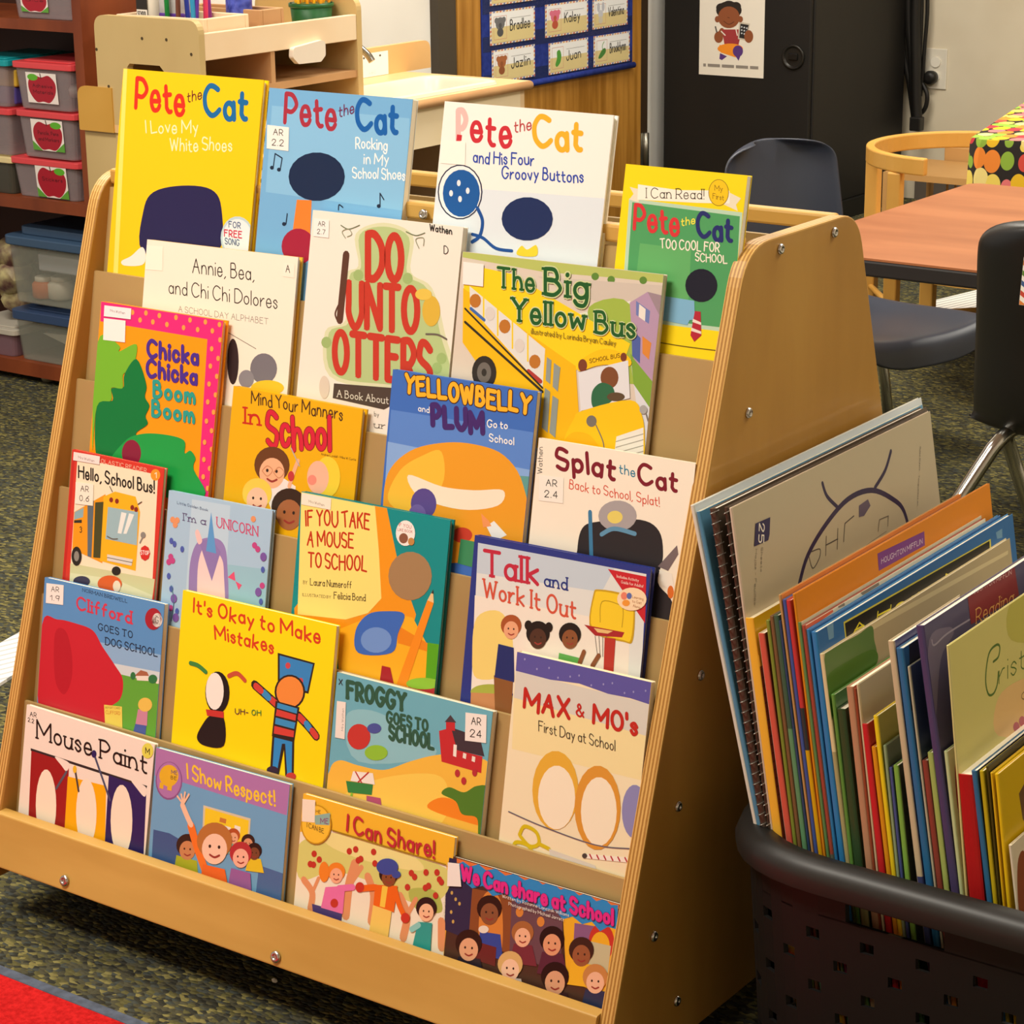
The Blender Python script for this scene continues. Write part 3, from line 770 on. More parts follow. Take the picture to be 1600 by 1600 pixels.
rack_book(3, (264, 766), (426, 798), 0.0065, True, 'pale blue hardback with purple and pink flowers and a blue horn, fourth tier', '#a9cbe4', [
    ('P', '#bcd8ea', [(300, 780), (360, 790), (350, 950), (290, 930)]), ('P', '#97c6d8', [(340, 880), (420, 890), (418, 970), (330, 960)]), ('S', '#9683bd', [(295, 935), (297, 880), (308, 848), (328, 840), (348, 848), (355, 880), (352, 960), (300, 960)]), ('S', '#f0d6d4', [(308, 940), (310, 880), (322, 852), (345, 870), (350, 900), (348, 965), (310, 960)]), ('P', '#8f7cb8', [(311, 846), (330, 842), (345, 862), (331, 908)]), ('P', '#5f9fd8', [(330, 800), (322, 861), (338, 865)]), ('S', '#eec9c6', [(305, 832), (310, 828), (316, 845), (310, 850)]), ('P', '#e2567c', [(356, 902), (366, 893), (368, 908)]), ('P', '#e2567c', [(368, 908), (378, 914), (373, 922)]),
    ('T', "I'm a", 287, 813, 321, 820, 11, '#5a4a78', .14, 's'), ('T', 'UNICORN', 339, 823, 403, 838, 15, '#cf4f78', .13, 's'), ('T', 'Little Golden Book', 277, 787, 325, 799, 4, '#44527a', .13),
    *dots('#e59a6a', [(274, 820), (277, 813), (270, 812), (396, 811)], 4, 5), *dots('#c2498a', [(267, 870), (270, 876), (264, 878), (398, 852), (403, 858), (267, 950), (410, 915)], 4, 5), *dots('#4f62b4', [(268, 845), (273, 850), (264, 900), (285, 858), (277, 955), (411, 890), (408, 940), (268, 920)], 3, 5), *dots('#7a5aa8', [(275, 965), (404, 925), (412, 870), (272, 935)], 5, 7), ('L', '#4a7a90', 1.4, [(268, 970), (272, 940), (268, 915)])])
rack_book(3, (471, 768), (704, 813), 0.0092, True, 'teal and cream hardback with a yellow pencil picture, on the fourth tier', '#0f8f90', [
    ('P', '#ee9a1b', [(585, 787), (604, 792), (622, 880), (650, 960), (640, 1000), (520, 1000), (460, 980), (460, 950)]), ('P', '#f3b524', [(525, 985), (600, 955), (645, 965), (668, 1008), (664, 1080), (530, 1060)]), ('P', '#e88a1a', [(618, 975), (668, 1005), (668, 1018), (622, 1005)]), ('P', '#58aa1f', [(668, 1004), (694, 1008), (690, 1090), (664, 1080)]),
    ('P', '#f7e67e', [(471, 769), (586, 791), (592, 860), (596, 935), (575, 958), (540, 968), (465, 960)]),
    ('T', 'IF YOU TAKE', 478, 820, 577, 826, 23, '#c23516', .14, 'j'), ('T', 'A MOUSE', 481, 852, 552, 857, 22, '#c23516', .14, 'j'), ('T', 'TO SCHOOL', 482, 886, 573, 892, 22, '#c23516', .14, 'j'), ('T', 'BY', 474, 912, 480, 913, 5, '#55452a', .12, 's'), ('T', 'Laura Numeroff', 485, 914, 549, 919, 10, '#43331f', .12, 's'), ('T', 'ILLUSTRATED BY', 473, 931, 517, 935, 4, '#55452a', .12, 's'), ('T', 'Felicia Bond', 522, 935, 571, 939, 10, '#43331f', .12, 's'),
    ('E', '#a3825a', 641, 900, 34, 38), ('S', '#3c6cc2', [(556, 985), (575, 960), (605, 955), (632, 960), (622, 990), (612, 1020), (560, 1020)]), ('E', '#6f98d8', 588, 1000, 24, 20),
    ('P', '#f0911f', [(668, 938), (678, 942), (633, 1078), (618, 1074)]), ('P', '#e9cb92', [(677, 921), (678, 942), (668, 938)]), ('P', '#3a332c', [(677, 921), (678, 928), (674, 927)]), ('P', '#a8232c', [(597, 1040), (610, 1043), (618, 1080), (592, 1076)]), ('E', '#b5323a', 662, 1078, 27, 10), ('E', '#8fc63c', 662, 1068, 27, 9)],
    [[('E', '#f4efe8', 634, 833, 15, 20), ('T', 'IF YOU', 624, 822, 643, 826, 5, '#b5444a', .13), ('T', 'LIKE BOOK', 622, 829, 645, 833, 4, '#b5444a', .13), ('E', '#8a5a44', 631, 841, 7, 8), ('E', '#c08a4a', 643, 846, 5, 6)], [('P', '#f3ecd8', box4(472, 770, 518, 788, .19)), ('T', 'Mrs Wathen', 483, 785, 507, 791, 4, '#9a917c', .13)]], '#0c7f80', '#efe9c8')
rack_book(3, (742, 836), (1017, 888), 0.0100, True, 'navy bordered picture book with a basketball hoop, right end of the fourth tier', '#2b3786', [
    ('P', '#dfe3df', [(747, 848), (1010, 897), (1000, 1095), (736, 1080)]), ('P', '#c3d2de', [(747, 848), (960, 888), (940, 925), (745, 895)]), ('P', '#efe8da', [(742, 930), (985, 975), (980, 1090), (737, 1080)]), ('S', '#f0d87c', [(738, 1020), (745, 965), (780, 955), (800, 990), (795, 1050), (745, 1060)]), ('S', '#a9b44a', [(738, 1085), (745, 1072), (775, 1070), (800, 1085), (790, 1100)]), ('P', '#c98c5c', [(736, 1082), (800, 1085), (800, 1130), (734, 1125)]),
    ('T', 'Talk', 757, 898, 840, 913, 38, '#bf2a42', .16, 's'), ('T', 'and', 851, 915, 886, 922, 19, '#27357f', .15, 's'), ('T', 'Work It Out', 756, 932, 899, 966, 27, '#d2563f', .14, 's'),
    ('P', '#c8242f', [(950, 889), (1010, 901), (1008, 974)]), ('T', 'Includes Activity', 964, 902, 998, 909, 4, '#f1d9cc', .14, 's'), ('T', 'Guide for Adults!', 971, 911, 1005, 918, 4, '#f1d9cc', .14, 's'),
    ('S', '#c9a21e', [(924, 985), (927, 930), (938, 921), (984, 931), (992, 950), (989, 1000), (975, 1003)]), ('S', '#f4d02c', [(926, 982), (929, 932), (939, 924), (983, 934), (990, 951), (986, 998), (974, 1000)]), ('L', '#b99a20', 1.5, [(938, 972), (941, 940), (968, 945), (974, 955), (972, 980)]), ('P', '#a8292c', [(913, 976), (976, 988), (972, 996), (930, 993)]), ('P', '#e5c07c', [(928, 981), (958, 986), (950, 990), (934, 988)]), *[('L', '#77706a', 1, [(930 + i * 6, 994), (934 + i * 4, 1026)]) for i in range(4)], ('P', '#b8362c', [(945, 996), (962, 998), (958, 1060), (943, 1058)]),
    ('P', '#8a5a30', [(772, 1055), (802, 1062), (798, 1130), (774, 1120)]), ('P', '#232f6c', [(779, 1006), (803, 1012), (804, 1066), (773, 1058)]), *kid(799, 982, 14, '#e8a981', '#a8562c'), *dots('#1f1714', [(826, 977), (858, 980)], 6, 8), *kid(841, 995, 16, '#4f3124', '#1f1714'), ('P', '#5fae54', [(874, 1020), (906, 1028), (906, 1045), (872, 1040)]), *kid(891, 996, 15, '#8a5331', '#1f1714'), ('L', '#8a5331', 7, [(906, 1036), (913, 1018)]), ('L', '#8a5331', 7, [(926, 1040), (936, 1024)])],
    [[('E', '#f5dbb4', 988, 936, 23, 18), ('T', 'Learning', 989, 934, 1006, 938, 4, '#a0612c', .13), ('T', 'to Get', 989, 941, 1003, 944, 4, '#a0612c', .13), ('T', 'Along', 990, 948, 1001, 951, 4, '#a0612c', .13), ('E', '#e8846a', 976, 931, 5, 6), ('E', '#5f6fb0', 984, 931, 4, 5), ('E', '#ee9a3a', 979, 942, 6, 5)]], pages='#efe7d2')
# fifth tier
rack_book(4, (70, 902), (257, 944), 0.0088, False, 'blue and green picture book with a large red shape, leftmost on the fifth tier', '#5b95ce', [
    ('P', '#8db6dc', [(140, 1000), (260, 1025), (258, 1060), (130, 1040)]), ('P', '#cfdde0', [(170, 1035), (259, 1052), (258, 1072), (170, 1060)]), ('P', '#62ab3c', [(150, 1050), (190, 1054), (258, 1070), (252, 1180), (70, 1130)]),
    ('S', '#c92534', [(66, 975), (90, 968), (118, 974), (145, 985), (160, 1010), (180, 1040), (192, 1062), (188, 1092), (165, 1112), (165, 1150), (66, 1120)]), ('S', '#b71d2d', [(86, 990), (102, 985), (112, 1020), (112, 1060), (100, 1085), (86, 1060)]),
    ('T', 'NORMAN BRIDWELL', 129, 924, 199, 942, 5, '#22334f', .15, 's'), ('T', 'Clifford', 121, 951, 205, 974, 18, '#d33a52', .2, 's'), ('T', 'GOES TO', 154, 984, 207, 997, 10, '#1f3047', .16, 's'), ('T', 'DOG SCHOOL', 165, 1007, 246, 1026, 11, '#1f3047', .16, 's'),
    ('P', '#ece5d6', [(213, 1055), (232, 1053), (232, 1064), (214, 1063)]), ('P', '#a86a4c', [(210, 1056), (220, 1047), (230, 1050), (233, 1056)]), ('P', '#ece5d6', [(244, 1060), (254, 1062), (254, 1069), (244, 1068)]), ('E', '#2f7a44', 208, 1056, 4, 6), ('E', '#2f7a44', 239, 1061, 7, 7),
    ('P', '#4a5fa8', [(212, 1130), (229, 1133), (227, 1152), (207, 1148)]), ('P', '#ca8aa4', [(216, 1108), (231, 1111), (230, 1134), (212, 1131)]), ('E', '#e9c65a', 227, 1101, 11, 11)],
    [[('E', '#a82433', 240, 967, 13, 17)], [('E', '#f1eee6', 246, 969, 8, 11), ('T', 'G', 243.5, 973, 248, 974, 10, '#55504c', .11)], ar(73, 911, 27, 31, 'AR', '1.9'), [('P', '#e9d75e', [(163, 1101), (191, 1104), (192, 1150), (165, 1140)]), ('T', 'REPORT CARD', 165, 1107, 188, 1108, 3, '#7a6a2a', .14), ('T', 'CLIFFORD', 166, 1115, 188, 1117, 5, '#c9702c', .13)]])
rack_book(4, (286, 922), (526, 978), 0.0070, False, 'bright yellow picture book with red lettering and striped figure, fifth tier', '#fce30c', [
    ('T', "It's Okay to Make", 303, 956, 500, 1005, 21, '#d53e1e', .18, 'j'), ('T', 'Mistakes', 336, 997, 427, 1020, 20, '#d53e1e', .18, 'j'),
    ('P', '#2b2622', [(434, 1020), (492, 1036), (482, 1084), (434, 1072)]), ('P', '#3789cc', [(437, 1024), (489, 1038), (480, 1080), (437, 1069)]), *dots('#cc4a50', [(450, 1040), (470, 1064)], 4, 5),
    ('E', '#2b2622', 453, 1081, 24, 27), ('E', '#ef9140', 453, 1081, 21, 24),
    ('L', '#2b2622', 15, [(434, 1102), (415, 1085), (398, 1070)]), ('L', '#d2453c', 11, [(434, 1102), (424, 1093)]), ('L', '#3a93cc', 11, [(420, 1090), (412, 1082)]), ('L', '#d2453c', 11, [(408, 1079), (400, 1072)]), ('L', '#2b2622', 15, [(466, 1118), (482, 1135), (494, 1150)]), ('L', '#d2453c', 11, [(468, 1120), (475, 1127)]), ('L', '#3a93cc', 11, [(479, 1131), (484, 1138)]), ('L', '#d2453c', 11, [(488, 1142), (494, 1150)]),
    ('P', '#2b2622', [(431, 1095), (468, 1105), (460, 1158), (425, 1150)]), ('P', '#3a93cc', [(434, 1098), (465, 1107), (464, 1115), (433, 1106)]), ('P', '#d2453c', [(433, 1108), (463, 1117), (462, 1126), (431, 1118)]), ('P', '#3a93cc', [(431, 1121), (462, 1129), (460, 1139), (430, 1131)]), ('P', '#d2453c', [(429, 1134), (460, 1142), (459, 1152), (428, 1146)]), ('P', '#2b2622', [(426, 1148), (460, 1156), (459, 1215), (446, 1212), (444, 1170), (436, 1210), (422, 1206)]), ('P', '#2f8dd0', [(429, 1152), (457, 1159), (456, 1211), (449, 1209), (446, 1162), (441, 1162), (433, 1207), (426, 1203)]), ('E', '#33223a', 426, 1203, 9, 6), ('E', '#c93a34', 455, 1213, 8, 6),
    ('E', '#1d1b1c', 340, 1082, 19, 33), ('E', '#f6f3ea', 336, 1080, 14, 29), ('S', '#1d1b1c', [(308, 1152), (318, 1130), (330, 1118), (350, 1122), (350, 1165), (320, 1165)]), ('P', '#c93a34', [(322, 1108), (350, 1112), (350, 1122), (324, 1118)]), ('L', '#3f8a44', 7, [(298, 1036), (310, 1040), (322, 1050)]), ('L', '#c9553a', 7, [(358, 1056), (371, 1052), (383, 1063)]),
    ('T', 'UH-', 368, 1115, 388, 1117, 8, '#5d3a3a', .18), ('T', 'OH', 394, 1117, 408, 1118, 8, '#3f8a3a', .18)])
rack_book(4, (527, 1050), (770, 1112), 0.0085, False, 'blue and golden picture book with a red schoolhouse, on the fifth tier', '#6db3c6', [
    ('S', '#8cc6d2', [(540, 1120), (580, 1110), (640, 1140), (680, 1180), (560, 1190)]), ('S', '#f2c048', [(515, 1205), (530, 1188), (560, 1196), (600, 1203), (640, 1190), (680, 1180), (720, 1180), (775, 1205), (770, 1330), (515, 1260)]), ('S', '#f6d35a', [(540, 1240), (600, 1215), (680, 1210), (700, 1240), (680, 1290), (560, 1265)]), ('S', '#f08a24', [(668, 1262), (690, 1246), (725, 1258), (760, 1290), (720, 1282)]), ('S', '#4f802b', [(690, 1240), (702, 1230), (725, 1238), (745, 1228), (764, 1236), (762, 1312), (748, 1306), (745, 1278), (722, 1272), (712, 1252)]),
    ('P', '#3f353d', [(704, 1136), (750, 1152), (757, 1182), (713, 1172)]), ('P', '#c42e33', [(686, 1142), (705, 1137), (714, 1172), (754, 1182), (752, 1208), (690, 1190)]), ('P', '#c42e33', [(697, 1128), (711, 1129), (711, 1142), (697, 1140)]), ('P', '#4a3d44', [(695, 1128), (704, 1117), (713, 1129)]), ('P', '#f1ede2', [(709, 1163), (714, 1164), (713, 1183), (708, 1181)]), ('P', '#ece6da', [(724, 1176), (729, 1178), (728, 1186), (723, 1184)]), ('P', '#ece6da', [(738, 1181), (743, 1183), (742, 1191), (737, 1189)]),
    ('T', 'FROGGY', 543, 1090, 633, 1110, 25, '#2e5c48', .28, 's'), ('T', 'GOES TO', 605, 1128, 668, 1142, 16, '#2e5c48', .28, 's'), ('T', 'SCHOOL', 609, 1154, 677, 1170, 21, '#2e5c48', .28, 's'), ('T', 'x', 530, 1069, 535, 1070, 14, '#2f3438', .12),
    ('E', '#c43a34', 561, 1151, 18, 20), ('E', '#4a56a0', 585, 1138, 11, 8), ('E', '#8fc63c', 588, 1176, 18, 12), ('P', '#f1ede4', [(552, 1205), (583, 1208), (586, 1226), (548, 1220)]), ('L', '#b83a34', 2.5, [(556, 1206), (566, 1224)]), ('L', '#b83a34', 2.5, [(576, 1207), (560, 1222)]), ('P', '#2f8546', [(541, 1220), (583, 1226), (581, 1242), (544, 1238)]), ('L', '#8fc63c', 4, [(550, 1240), (548, 1250)]), ('P', '#b4567a', [(573, 1243), (595, 1247), (598, 1272), (573, 1266)]), *dots('#b8343a', [(715, 1208), (725, 1220), (742, 1207)], 4, 6)],
    [ar(728, 1113, 33, 44, 'AR', '24'), [('P', '#efe9e0', [(527, 1095), (541, 1097), (539, 1155), (524, 1152)]), ('T', 'Mrs Wathen', 537, 1142, 538, 1107, 4, '#9a9590', .13, 'r')]], '#d9d3c0')
rack_book(4, (808, 1018), (1018, 1066), 0.0085, False, 'cream reader with a violet top band and scissors, right end of fifth tier', '#f3e7c2', [
    ('P', '#d9d7cc', [(806, 1048), (1015, 1100), (1010, 1150), (803, 1090)]), ('P', '#f3e3a8', [(803, 1090), (1010, 1150), (1005, 1220), (800, 1170)]), ('P', '#5d58a6', [(808, 1018), (1018, 1066), (1016, 1101), (985, 1091), (950, 1084), (905, 1068), (860, 1062), (806, 1048)]), *dots('#9a97cc', [(820 + i * 17 + (i * 7) % 5, 1030 + i * 4.3 + (i * 11) % 17) for i in range(12)], 1.3, 1.8),
    ('T', 'MAX', 820, 1106, 889, 1124, 29, '#c1281f', .21, 'j'), ('T', '&', 901, 1117, 914, 1121, 18, '#c1281f', .17), ('T', "MO's", 928, 1131, 995, 1148, 28, '#c1281f', .21, 'j'), ('T', 'First Day at School', 842, 1142, 961, 1173, 16, '#4a4030', .09),
    ('E', '#e6b23c', 868, 1235, 36, 62), ('E', '#f8edd2', 870, 1246, 29, 50), ('E', '#dd9a38', 934, 1262, 36, 66), ('E', '#f8edd2', 936, 1268, 28, 54), ('E', '#8d8dbf', 992, 1268, 20, 42), ('L', '#6a6472', 2, [(795, 1268), (850, 1292), (930, 1320), (985, 1326)]),
    ('L', '#d6c01a', 6, [(812, 1304), (820, 1291), (838, 1300), (842, 1318), (828, 1322), (813, 1306)]), ('L', '#d6c01a', 6, [(802, 1330), (806, 1316), (824, 1320), (830, 1332), (806, 1334)]), ('L', '#d6c01a', 6, [(842, 1318), (858, 1326)]), ('P', '#d9d4ca', [(858, 1326), (930, 1352), (933, 1360), (860, 1338)]), ('P', '#f6eee0', [(916, 1334), (984, 1340), (984, 1348), (916, 1341)]), *[('L', '#b8303a', 2.5, [(922 + i * 11, 1335 + i), (925 + i * 11, 1341 + i)]) for i in range(6)], ('E', '#4a4440', 914, 1337, 4, 4)], pages='#efe4c8')
# bottom tier
rack_book(5, (42, 1101), (242, 1163), 0.0062, False, 'white picture book with red, yellow and navy panels, leftmost on the bottom tier', '#f3e8da', [
    ('P', '#2d2a2a', [(48, 1169), (230, 1228), (229, 1232), (48, 1173)]), ('P', '#9c1f20', [(49, 1173), (108, 1192), (104, 1300), (44, 1290)]), ('P', '#f9b20d', [(106, 1213), (166, 1228), (164, 1330), (100, 1310)]), ('P', '#2a2460', [(170, 1211), (229, 1232), (224, 1345), (163, 1330)]), ('S', '#f3e8da', [(86, 1182), (108, 1192), (104, 1205), (96, 1196)]), ('S', '#f3e8da', [(205, 1218), (228, 1230), (226, 1245), (214, 1232)]),
    ('E', '#f6ead4', 72, 1258, 16, 56), ('E', '#f6ead4', 135, 1270, 16, 54), ('E', '#f6ead4', 190, 1282, 17, 56), ('L', '#5a5a6a', 4, [(104, 1206), (88, 1232)]), ('L', '#4a4440', 4, [(117, 1200), (123, 1236)]), ('L', '#4a5070', 4, [(148, 1181), (172, 1250)]), ('E', '#2a2460', 147, 1178, 4, 6), ('E', '#f0c12c', 117, 1202, 3, 6),
    ('T', 'Mouse', 58, 1153, 143, 1180, 28, '#1a1512', .12, 's'), ('T', 'Paint', 157, 1184, 229, 1208, 28, '#1a1512', .12, 's'), ('T', 'AR', 47, 1119, 57, 1121, 7, '#35302e', .12), ('T', '2.2', 44, 1127, 53, 1130, 6, '#35302e', .14)],
    [[('E', '#e4e05a', 231, 1173, 9, 12), ('T', 'M', 228, 1177, 234, 1179, 9, '#2b2822', .15)]])
rack_book(5, (244, 1168), (453, 1226), 0.0068, False, 'blue picture book with purple top band and a raised hand, bottom tier', '#6fa8d2', [
    ('P', '#b07bb5', [(244, 1168), (453, 1226), (448, 1274), (284, 1222), (242, 1212)]), ('E', '#8a5a92', 264, 1220, 21, 30), ('E', '#b07bb5', 264, 1219, 19, 28), ('E', '#e6b72e', 264, 1212, 15, 17), ('T', 'ME', 268, 1209, 277, 1211, 6, '#5a4a7a', .17), ('T', 'BE', 267, 1217, 276, 1219, 5, '#5a4a2a', .17), ('P', '#e6b72e', [(250, 1222), (256, 1224), (255, 1233), (249, 1231)]), ('P', '#e6b72e', [(262, 1226), (269, 1228), (268, 1236), (261, 1234)]), ('T', 'I Show Respect!', 293, 1217, 429, 1259, 22, '#f6cf3a', .16, 'j'),
    ('P', '#3e5d92', [(240, 1296), (265, 1302), (282, 1312), (300, 1380), (236, 1360)]), ('P', '#4a6ea2', [(405, 1352), (446, 1366), (442, 1410), (400, 1395)]), ('P', '#d9cfae', [(318, 1258), (392, 1279), (389, 1325), (316, 1312)]), ('P', '#f4d42c', [(321, 1262), (389, 1282), (386, 1325), (318, 1312)]), ('P', '#c9803c', [(344, 1277), (354, 1280), (353, 1287), (343, 1284)]), ('P', '#f0ede2', [(352, 1290), (361, 1293), (360, 1302), (351, 1300)]), ('P', '#f0ede2', [(367, 1289), (376, 1292), (375, 1304), (366, 1301)]),
    ('P', '#aeb32b', [(276, 1336), (308, 1345), (310, 1370), (272, 1360)]), *kid(293, 1326, 15, '#c98a5c', '#33251c'), *kid(365, 1308, 9, '#e9b08a', '#b5562c', '#7fc0b0'), *kid(388, 1317, 9, '#d99a72', '#33241c', '#e0503c'), *kid(398, 1332, 10, '#7a4a30', '#2a1c16', '#e6c92c'),
    ('L', '#f07a2b', 15, [(299, 1290), (308, 1322), (322, 1362)]), ('L', '#f4c8a8', 10, [(286, 1258), (293, 1275), (299, 1288)]), *[('L', '#f4c8a8', 3.5, [(287, 1256), (278 + i * 6, 1244 - (2 - abs(i - 2)) * 3)]) for i in range(4)], ('P', '#ee6c2b', [(318, 1350), (352, 1358), (360, 1400), (312, 1385)]), *kid(336, 1322, 24, '#f6cfb4', '#b8773a'), ('P', '#9a62a4', [(362, 1356), (392, 1364), (394, 1400), (356, 1390)]), *kid(377, 1338, 15, '#f3b9a0', '#b6363a')])
rack_book(5, (474, 1240), (711, 1309), 0.0062, False, 'yellow picture book with children under apple trees, on the bottom tier', '#f4bf34', [
    ('P', '#f2ecd6', [(466, 1300), (520, 1297), (698, 1351), (692, 1520), (456, 1450)]), ('S', '#d9d87c', [(464, 1330), (480, 1310), (530, 1302), (600, 1328), (696, 1356), (694, 1400), (650, 1412), (580, 1378), (520, 1362), (470, 1375)]), ('S', '#efe697', [(500, 1300), (560, 1310), (640, 1335), (660, 1360), (590, 1350), (520, 1325)]), ('S', '#b4bf5c', [(640, 1390), (680, 1392), (690, 1425), (650, 1420)]),
    *[('L', '#e29a6a', w, p) for w, p in ((16, [(540, 1430), (545, 1385), (555, 1350)]), (8, [(545, 1385), (565, 1355)]), (12, [(485, 1420), (488, 1395), (475, 1375)]), (6, [(488, 1395), (498, 1372)]), (14, [(580, 1440), (584, 1400), (575, 1370)]), (14, [(630, 1465), (636, 1430), (625, 1400)]), (8, [(636, 1430), (650, 1405)]), (14, [(690, 1480), (690, 1440)]))],
    *dots('#c23a2b', [(491, 1334), (499, 1343), (485, 1350), (490, 1351), (546, 1330), (556, 1327), (584, 1331), (586, 1349), (560, 1344), (564, 1342), (643, 1364), (648, 1370), (666, 1363), (683, 1363), (687, 1374), (690, 1378), (637, 1386), (665, 1387), (670, 1384), (681, 1399)], 4.2, 5.2),
    ('P', '#4a3f7c', [(488, 1412), (535, 1425), (533, 1445), (490, 1430)]), ('P', '#e876b0', [(509, 1386), (540, 1384), (536, 1428), (502, 1418)]), ('L', '#e876b0', 10, [(530, 1388), (552, 1386)]), *kid(526, 1366, 12, '#f4b48f', '#ef8a2b'), ('E', '#ef8a2b', 507, 1362, 8, 16), ('E', '#c23a2b', 523, 1411, 6, 7),
    ('P', '#f4d06a', [(584, 1412), (613, 1420), (607, 1465), (577, 1458)]), ('P', '#ec6b1c', [(587, 1382), (622, 1384), (616, 1425), (584, 1414)]), ('P', '#f6cf4c', [(598, 1384), (607, 1384), (602, 1418), (594, 1416)]), ('L', '#ec6b1c', 10, [(588, 1386), (565, 1388)]), ('L', '#ec6b1c', 10, [(618, 1390), (624, 1412), (632, 1430)]), ('E', '#c93a2b', 563, 1386, 7, 8), ('E', '#c93a2b', 634, 1434, 7, 8), *kid(608, 1370, 13, '#8b502d', '#2a1b14'), ('E', '#3a4fa0', 606, 1354, 17, 13), ('E', '#3a4fa0', 620, 1366, 7, 6),
    ('P', '#2b9f9a', [(654, 1440), (676, 1442), (673, 1490), (645, 1480)]), ('L', '#8cd0cc', 9, [(655, 1445), (644, 1452)]), *kid(667, 1423, 14, '#f4c29a', '#2a1a1a'),
    ('L', '#a0801c', 2, [(520, 1297), (698, 1351)]), ('E', '#c9971e', 495, 1288, 24, 31), ('E', '#f7c83c', 495, 1288, 22, 29), ('T', 'I CAN BE', 481, 1292, 507, 1302, 7, '#5a4520', .15), ('P', '#8fb8ac', [(492, 1274), (517, 1270), (516, 1289), (494, 1288)]), ('T', 'ME', 502, 1286, 514, 1287, 8, '#8a4a7a', .16), ('T', 'HE', 495, 1270, 502, 1271, 5, '#5a4520', .15), ('T', 'I Can Share!', 544, 1299, 679, 1340, 25, '#c12f3b', .17, 'j')],
    [[('P', '#f6ead4', box4(474, 1248, 494, 1283, .1))]])
rack_book(5, (700, 1336), (968, 1413), 0.0055, False, 'photo-covered picture book of laughing children, right end of the bottom tier', '#4a3228', [
    ('P', '#2b2c4c', [(702, 1340), (742, 1350), (736, 1470), (688, 1450)]), *dots('#c9a85a', [(706, 1395), (712, 1405), (705, 1425), (708, 1440), (718, 1412)], 2, 3), ('P', '#8a4f2a', [(738, 1388), (800, 1400), (796, 1490), (732, 1470)]), ('S', '#d9883c', [(750, 1480), (752, 1410), (768, 1392), (784, 1415), (782, 1490)]), ('P', '#6a4a54', [(800, 1400), (880, 1425), (876, 1520), (796, 1490)]), *dots('#d98a3c', [(812, 1425), (826, 1460), (845, 1440), (862, 1470)], 6, 8), ('P', '#f0b42b', [(880, 1432), (966, 1420), (955, 1560), (885, 1530)]), ('P', '#8a5f8a', [(898, 1442), (935, 1448), (930, 1500), (895, 1500)]), ('E', '#c93a2c', 940, 1472, 20, 30), ('E', '#f0b42b', 938, 1478, 15, 22), ('P', '#c9c29a', [(920, 1470), (955, 1478), (950, 1520), (916, 1515)]),
    ('P', '#e0783c', [(714, 1341), (968, 1413), (967, 1420), (714, 1348)]), ('P', '#2a8cd0', [(716, 1350), (724, 1346), (735, 1354), (748, 1350), (760, 1360), (775, 1357), (790, 1368), (805, 1365), (820, 1375), (835, 1371), (848, 1382), (862, 1378), (876, 1390), (890, 1386), (905, 1399), (918, 1395), (932, 1408), (945, 1404), (955, 1414), (966, 1414), (964, 1452), (950, 1448), (938, 1455), (925, 1440), (910, 1444), (895, 1432), (880, 1436), (865, 1420), (850, 1424), (830, 1408), (810, 1412), (790, 1396), (770, 1400), (755, 1384), (738, 1388), (722, 1374)]),
    ('P', '#2f4aa0', [(750, 1455), (782, 1460), (786, 1500), (748, 1490)]), *kid(765, 1425, 17, '#8a5638', '#2a1812'), ('E', '#ece2d2', 756, 1452, 8, 6), ('P', '#6a2a2a', [(742, 1470), (776, 1480), (774, 1510), (744, 1500)]), *kid(817, 1462, 15, '#f0b895', '#a8693a', '#77303c'), *kid(863, 1473, 17, '#e3a078', '#1f1412', '#5a2a3c'), *kid(909, 1490, 17, '#9a5c3a', '#3a231a', '#f2b92b'), *kid(733, 1480, 18, '#e3ab86', '#2a1a14', '#2b2430'), *kid(798, 1512, 17, '#f3c9ac', '#d9b272', '#c9c2ba'), *kid(868, 1532, 19, '#dba582', '#1f1412', '#3a2428'), *kid(931, 1532, 17, '#f0bd9c', '#c98a4c', '#2a3456'),
    ('T', 'We Can share at School', 723, 1374, 958, 1444, 22, '#e22f8c', .24, '', ('#7a1a5c', .03)), ('T', 'Written by Rozanne Lanczak Williams', 786, 1402, 890, 1432, 5, '#e9e4da', .13), ('T', 'Photographed by Michael Jarrett', 796, 1414, 882, 1439, 5, '#e9e4da', .13)],
    [[('P', '#f4f0ea', [(701, 1347), (719, 1349), (722, 1385), (700, 1384)])]])

# ------------------------------------------------------------------ the laundry basket of books
M_BLACKP = mat('#1b1a18', 0.38, 0.0, 0.5)
BX0, BX1, BY0, BY1, BZ = 0.985, 1.70, 0.10, 0.70, 0.335
bk = thing('laundry_basket', 'black plastic laundry basket full of upright books beside the wooden rack', 'basket', ((BX0 + BX1) / 2, (BY0 + BY1) / 2, 0))
def ring(inset, r): return rrect(BX0 + inset, BX1 - inset, BY0 + inset, BY1 - inset, r - inset * 0.5, 8)
def resample(pts, n):
    P = [Vector(p) for p in pts]
    P.append(P[0])
    ds = [0]
    for a, b in zip(P, P[1:]): ds.append(ds[-1] + (b - a).length)
    out = []
    j = 0
    for i in range(n):
        d = ds[-1] * i / n
        while ds[j + 1] < d: j += 1
        t = (d - ds[j]) / max(ds[j + 1] - ds[j], 1e-9)
        out.append(P[j].lerp(P[j + 1], t))
    return out
NC = 152
zs = [0.0, 0.03]
z = 0.03
while z < 0.245:
    zs += [z + 0.012, z + 0.030]; z += 0.030
zs += [0.268, 0.29, 0.318]
bm = bmesh.new()
outer, inner = [], []
for zz in zs:
    ins = 0.012 + 0.018 * (1 - zz / BZ)
    for rows, k_ in ((outer, 0.0), (inner, 0.004)):
        rows.append([bm.verts.new((p.x, p.y, zz + 0.004)) for p in resample(ring(ins + k_, 0.13), NC)])
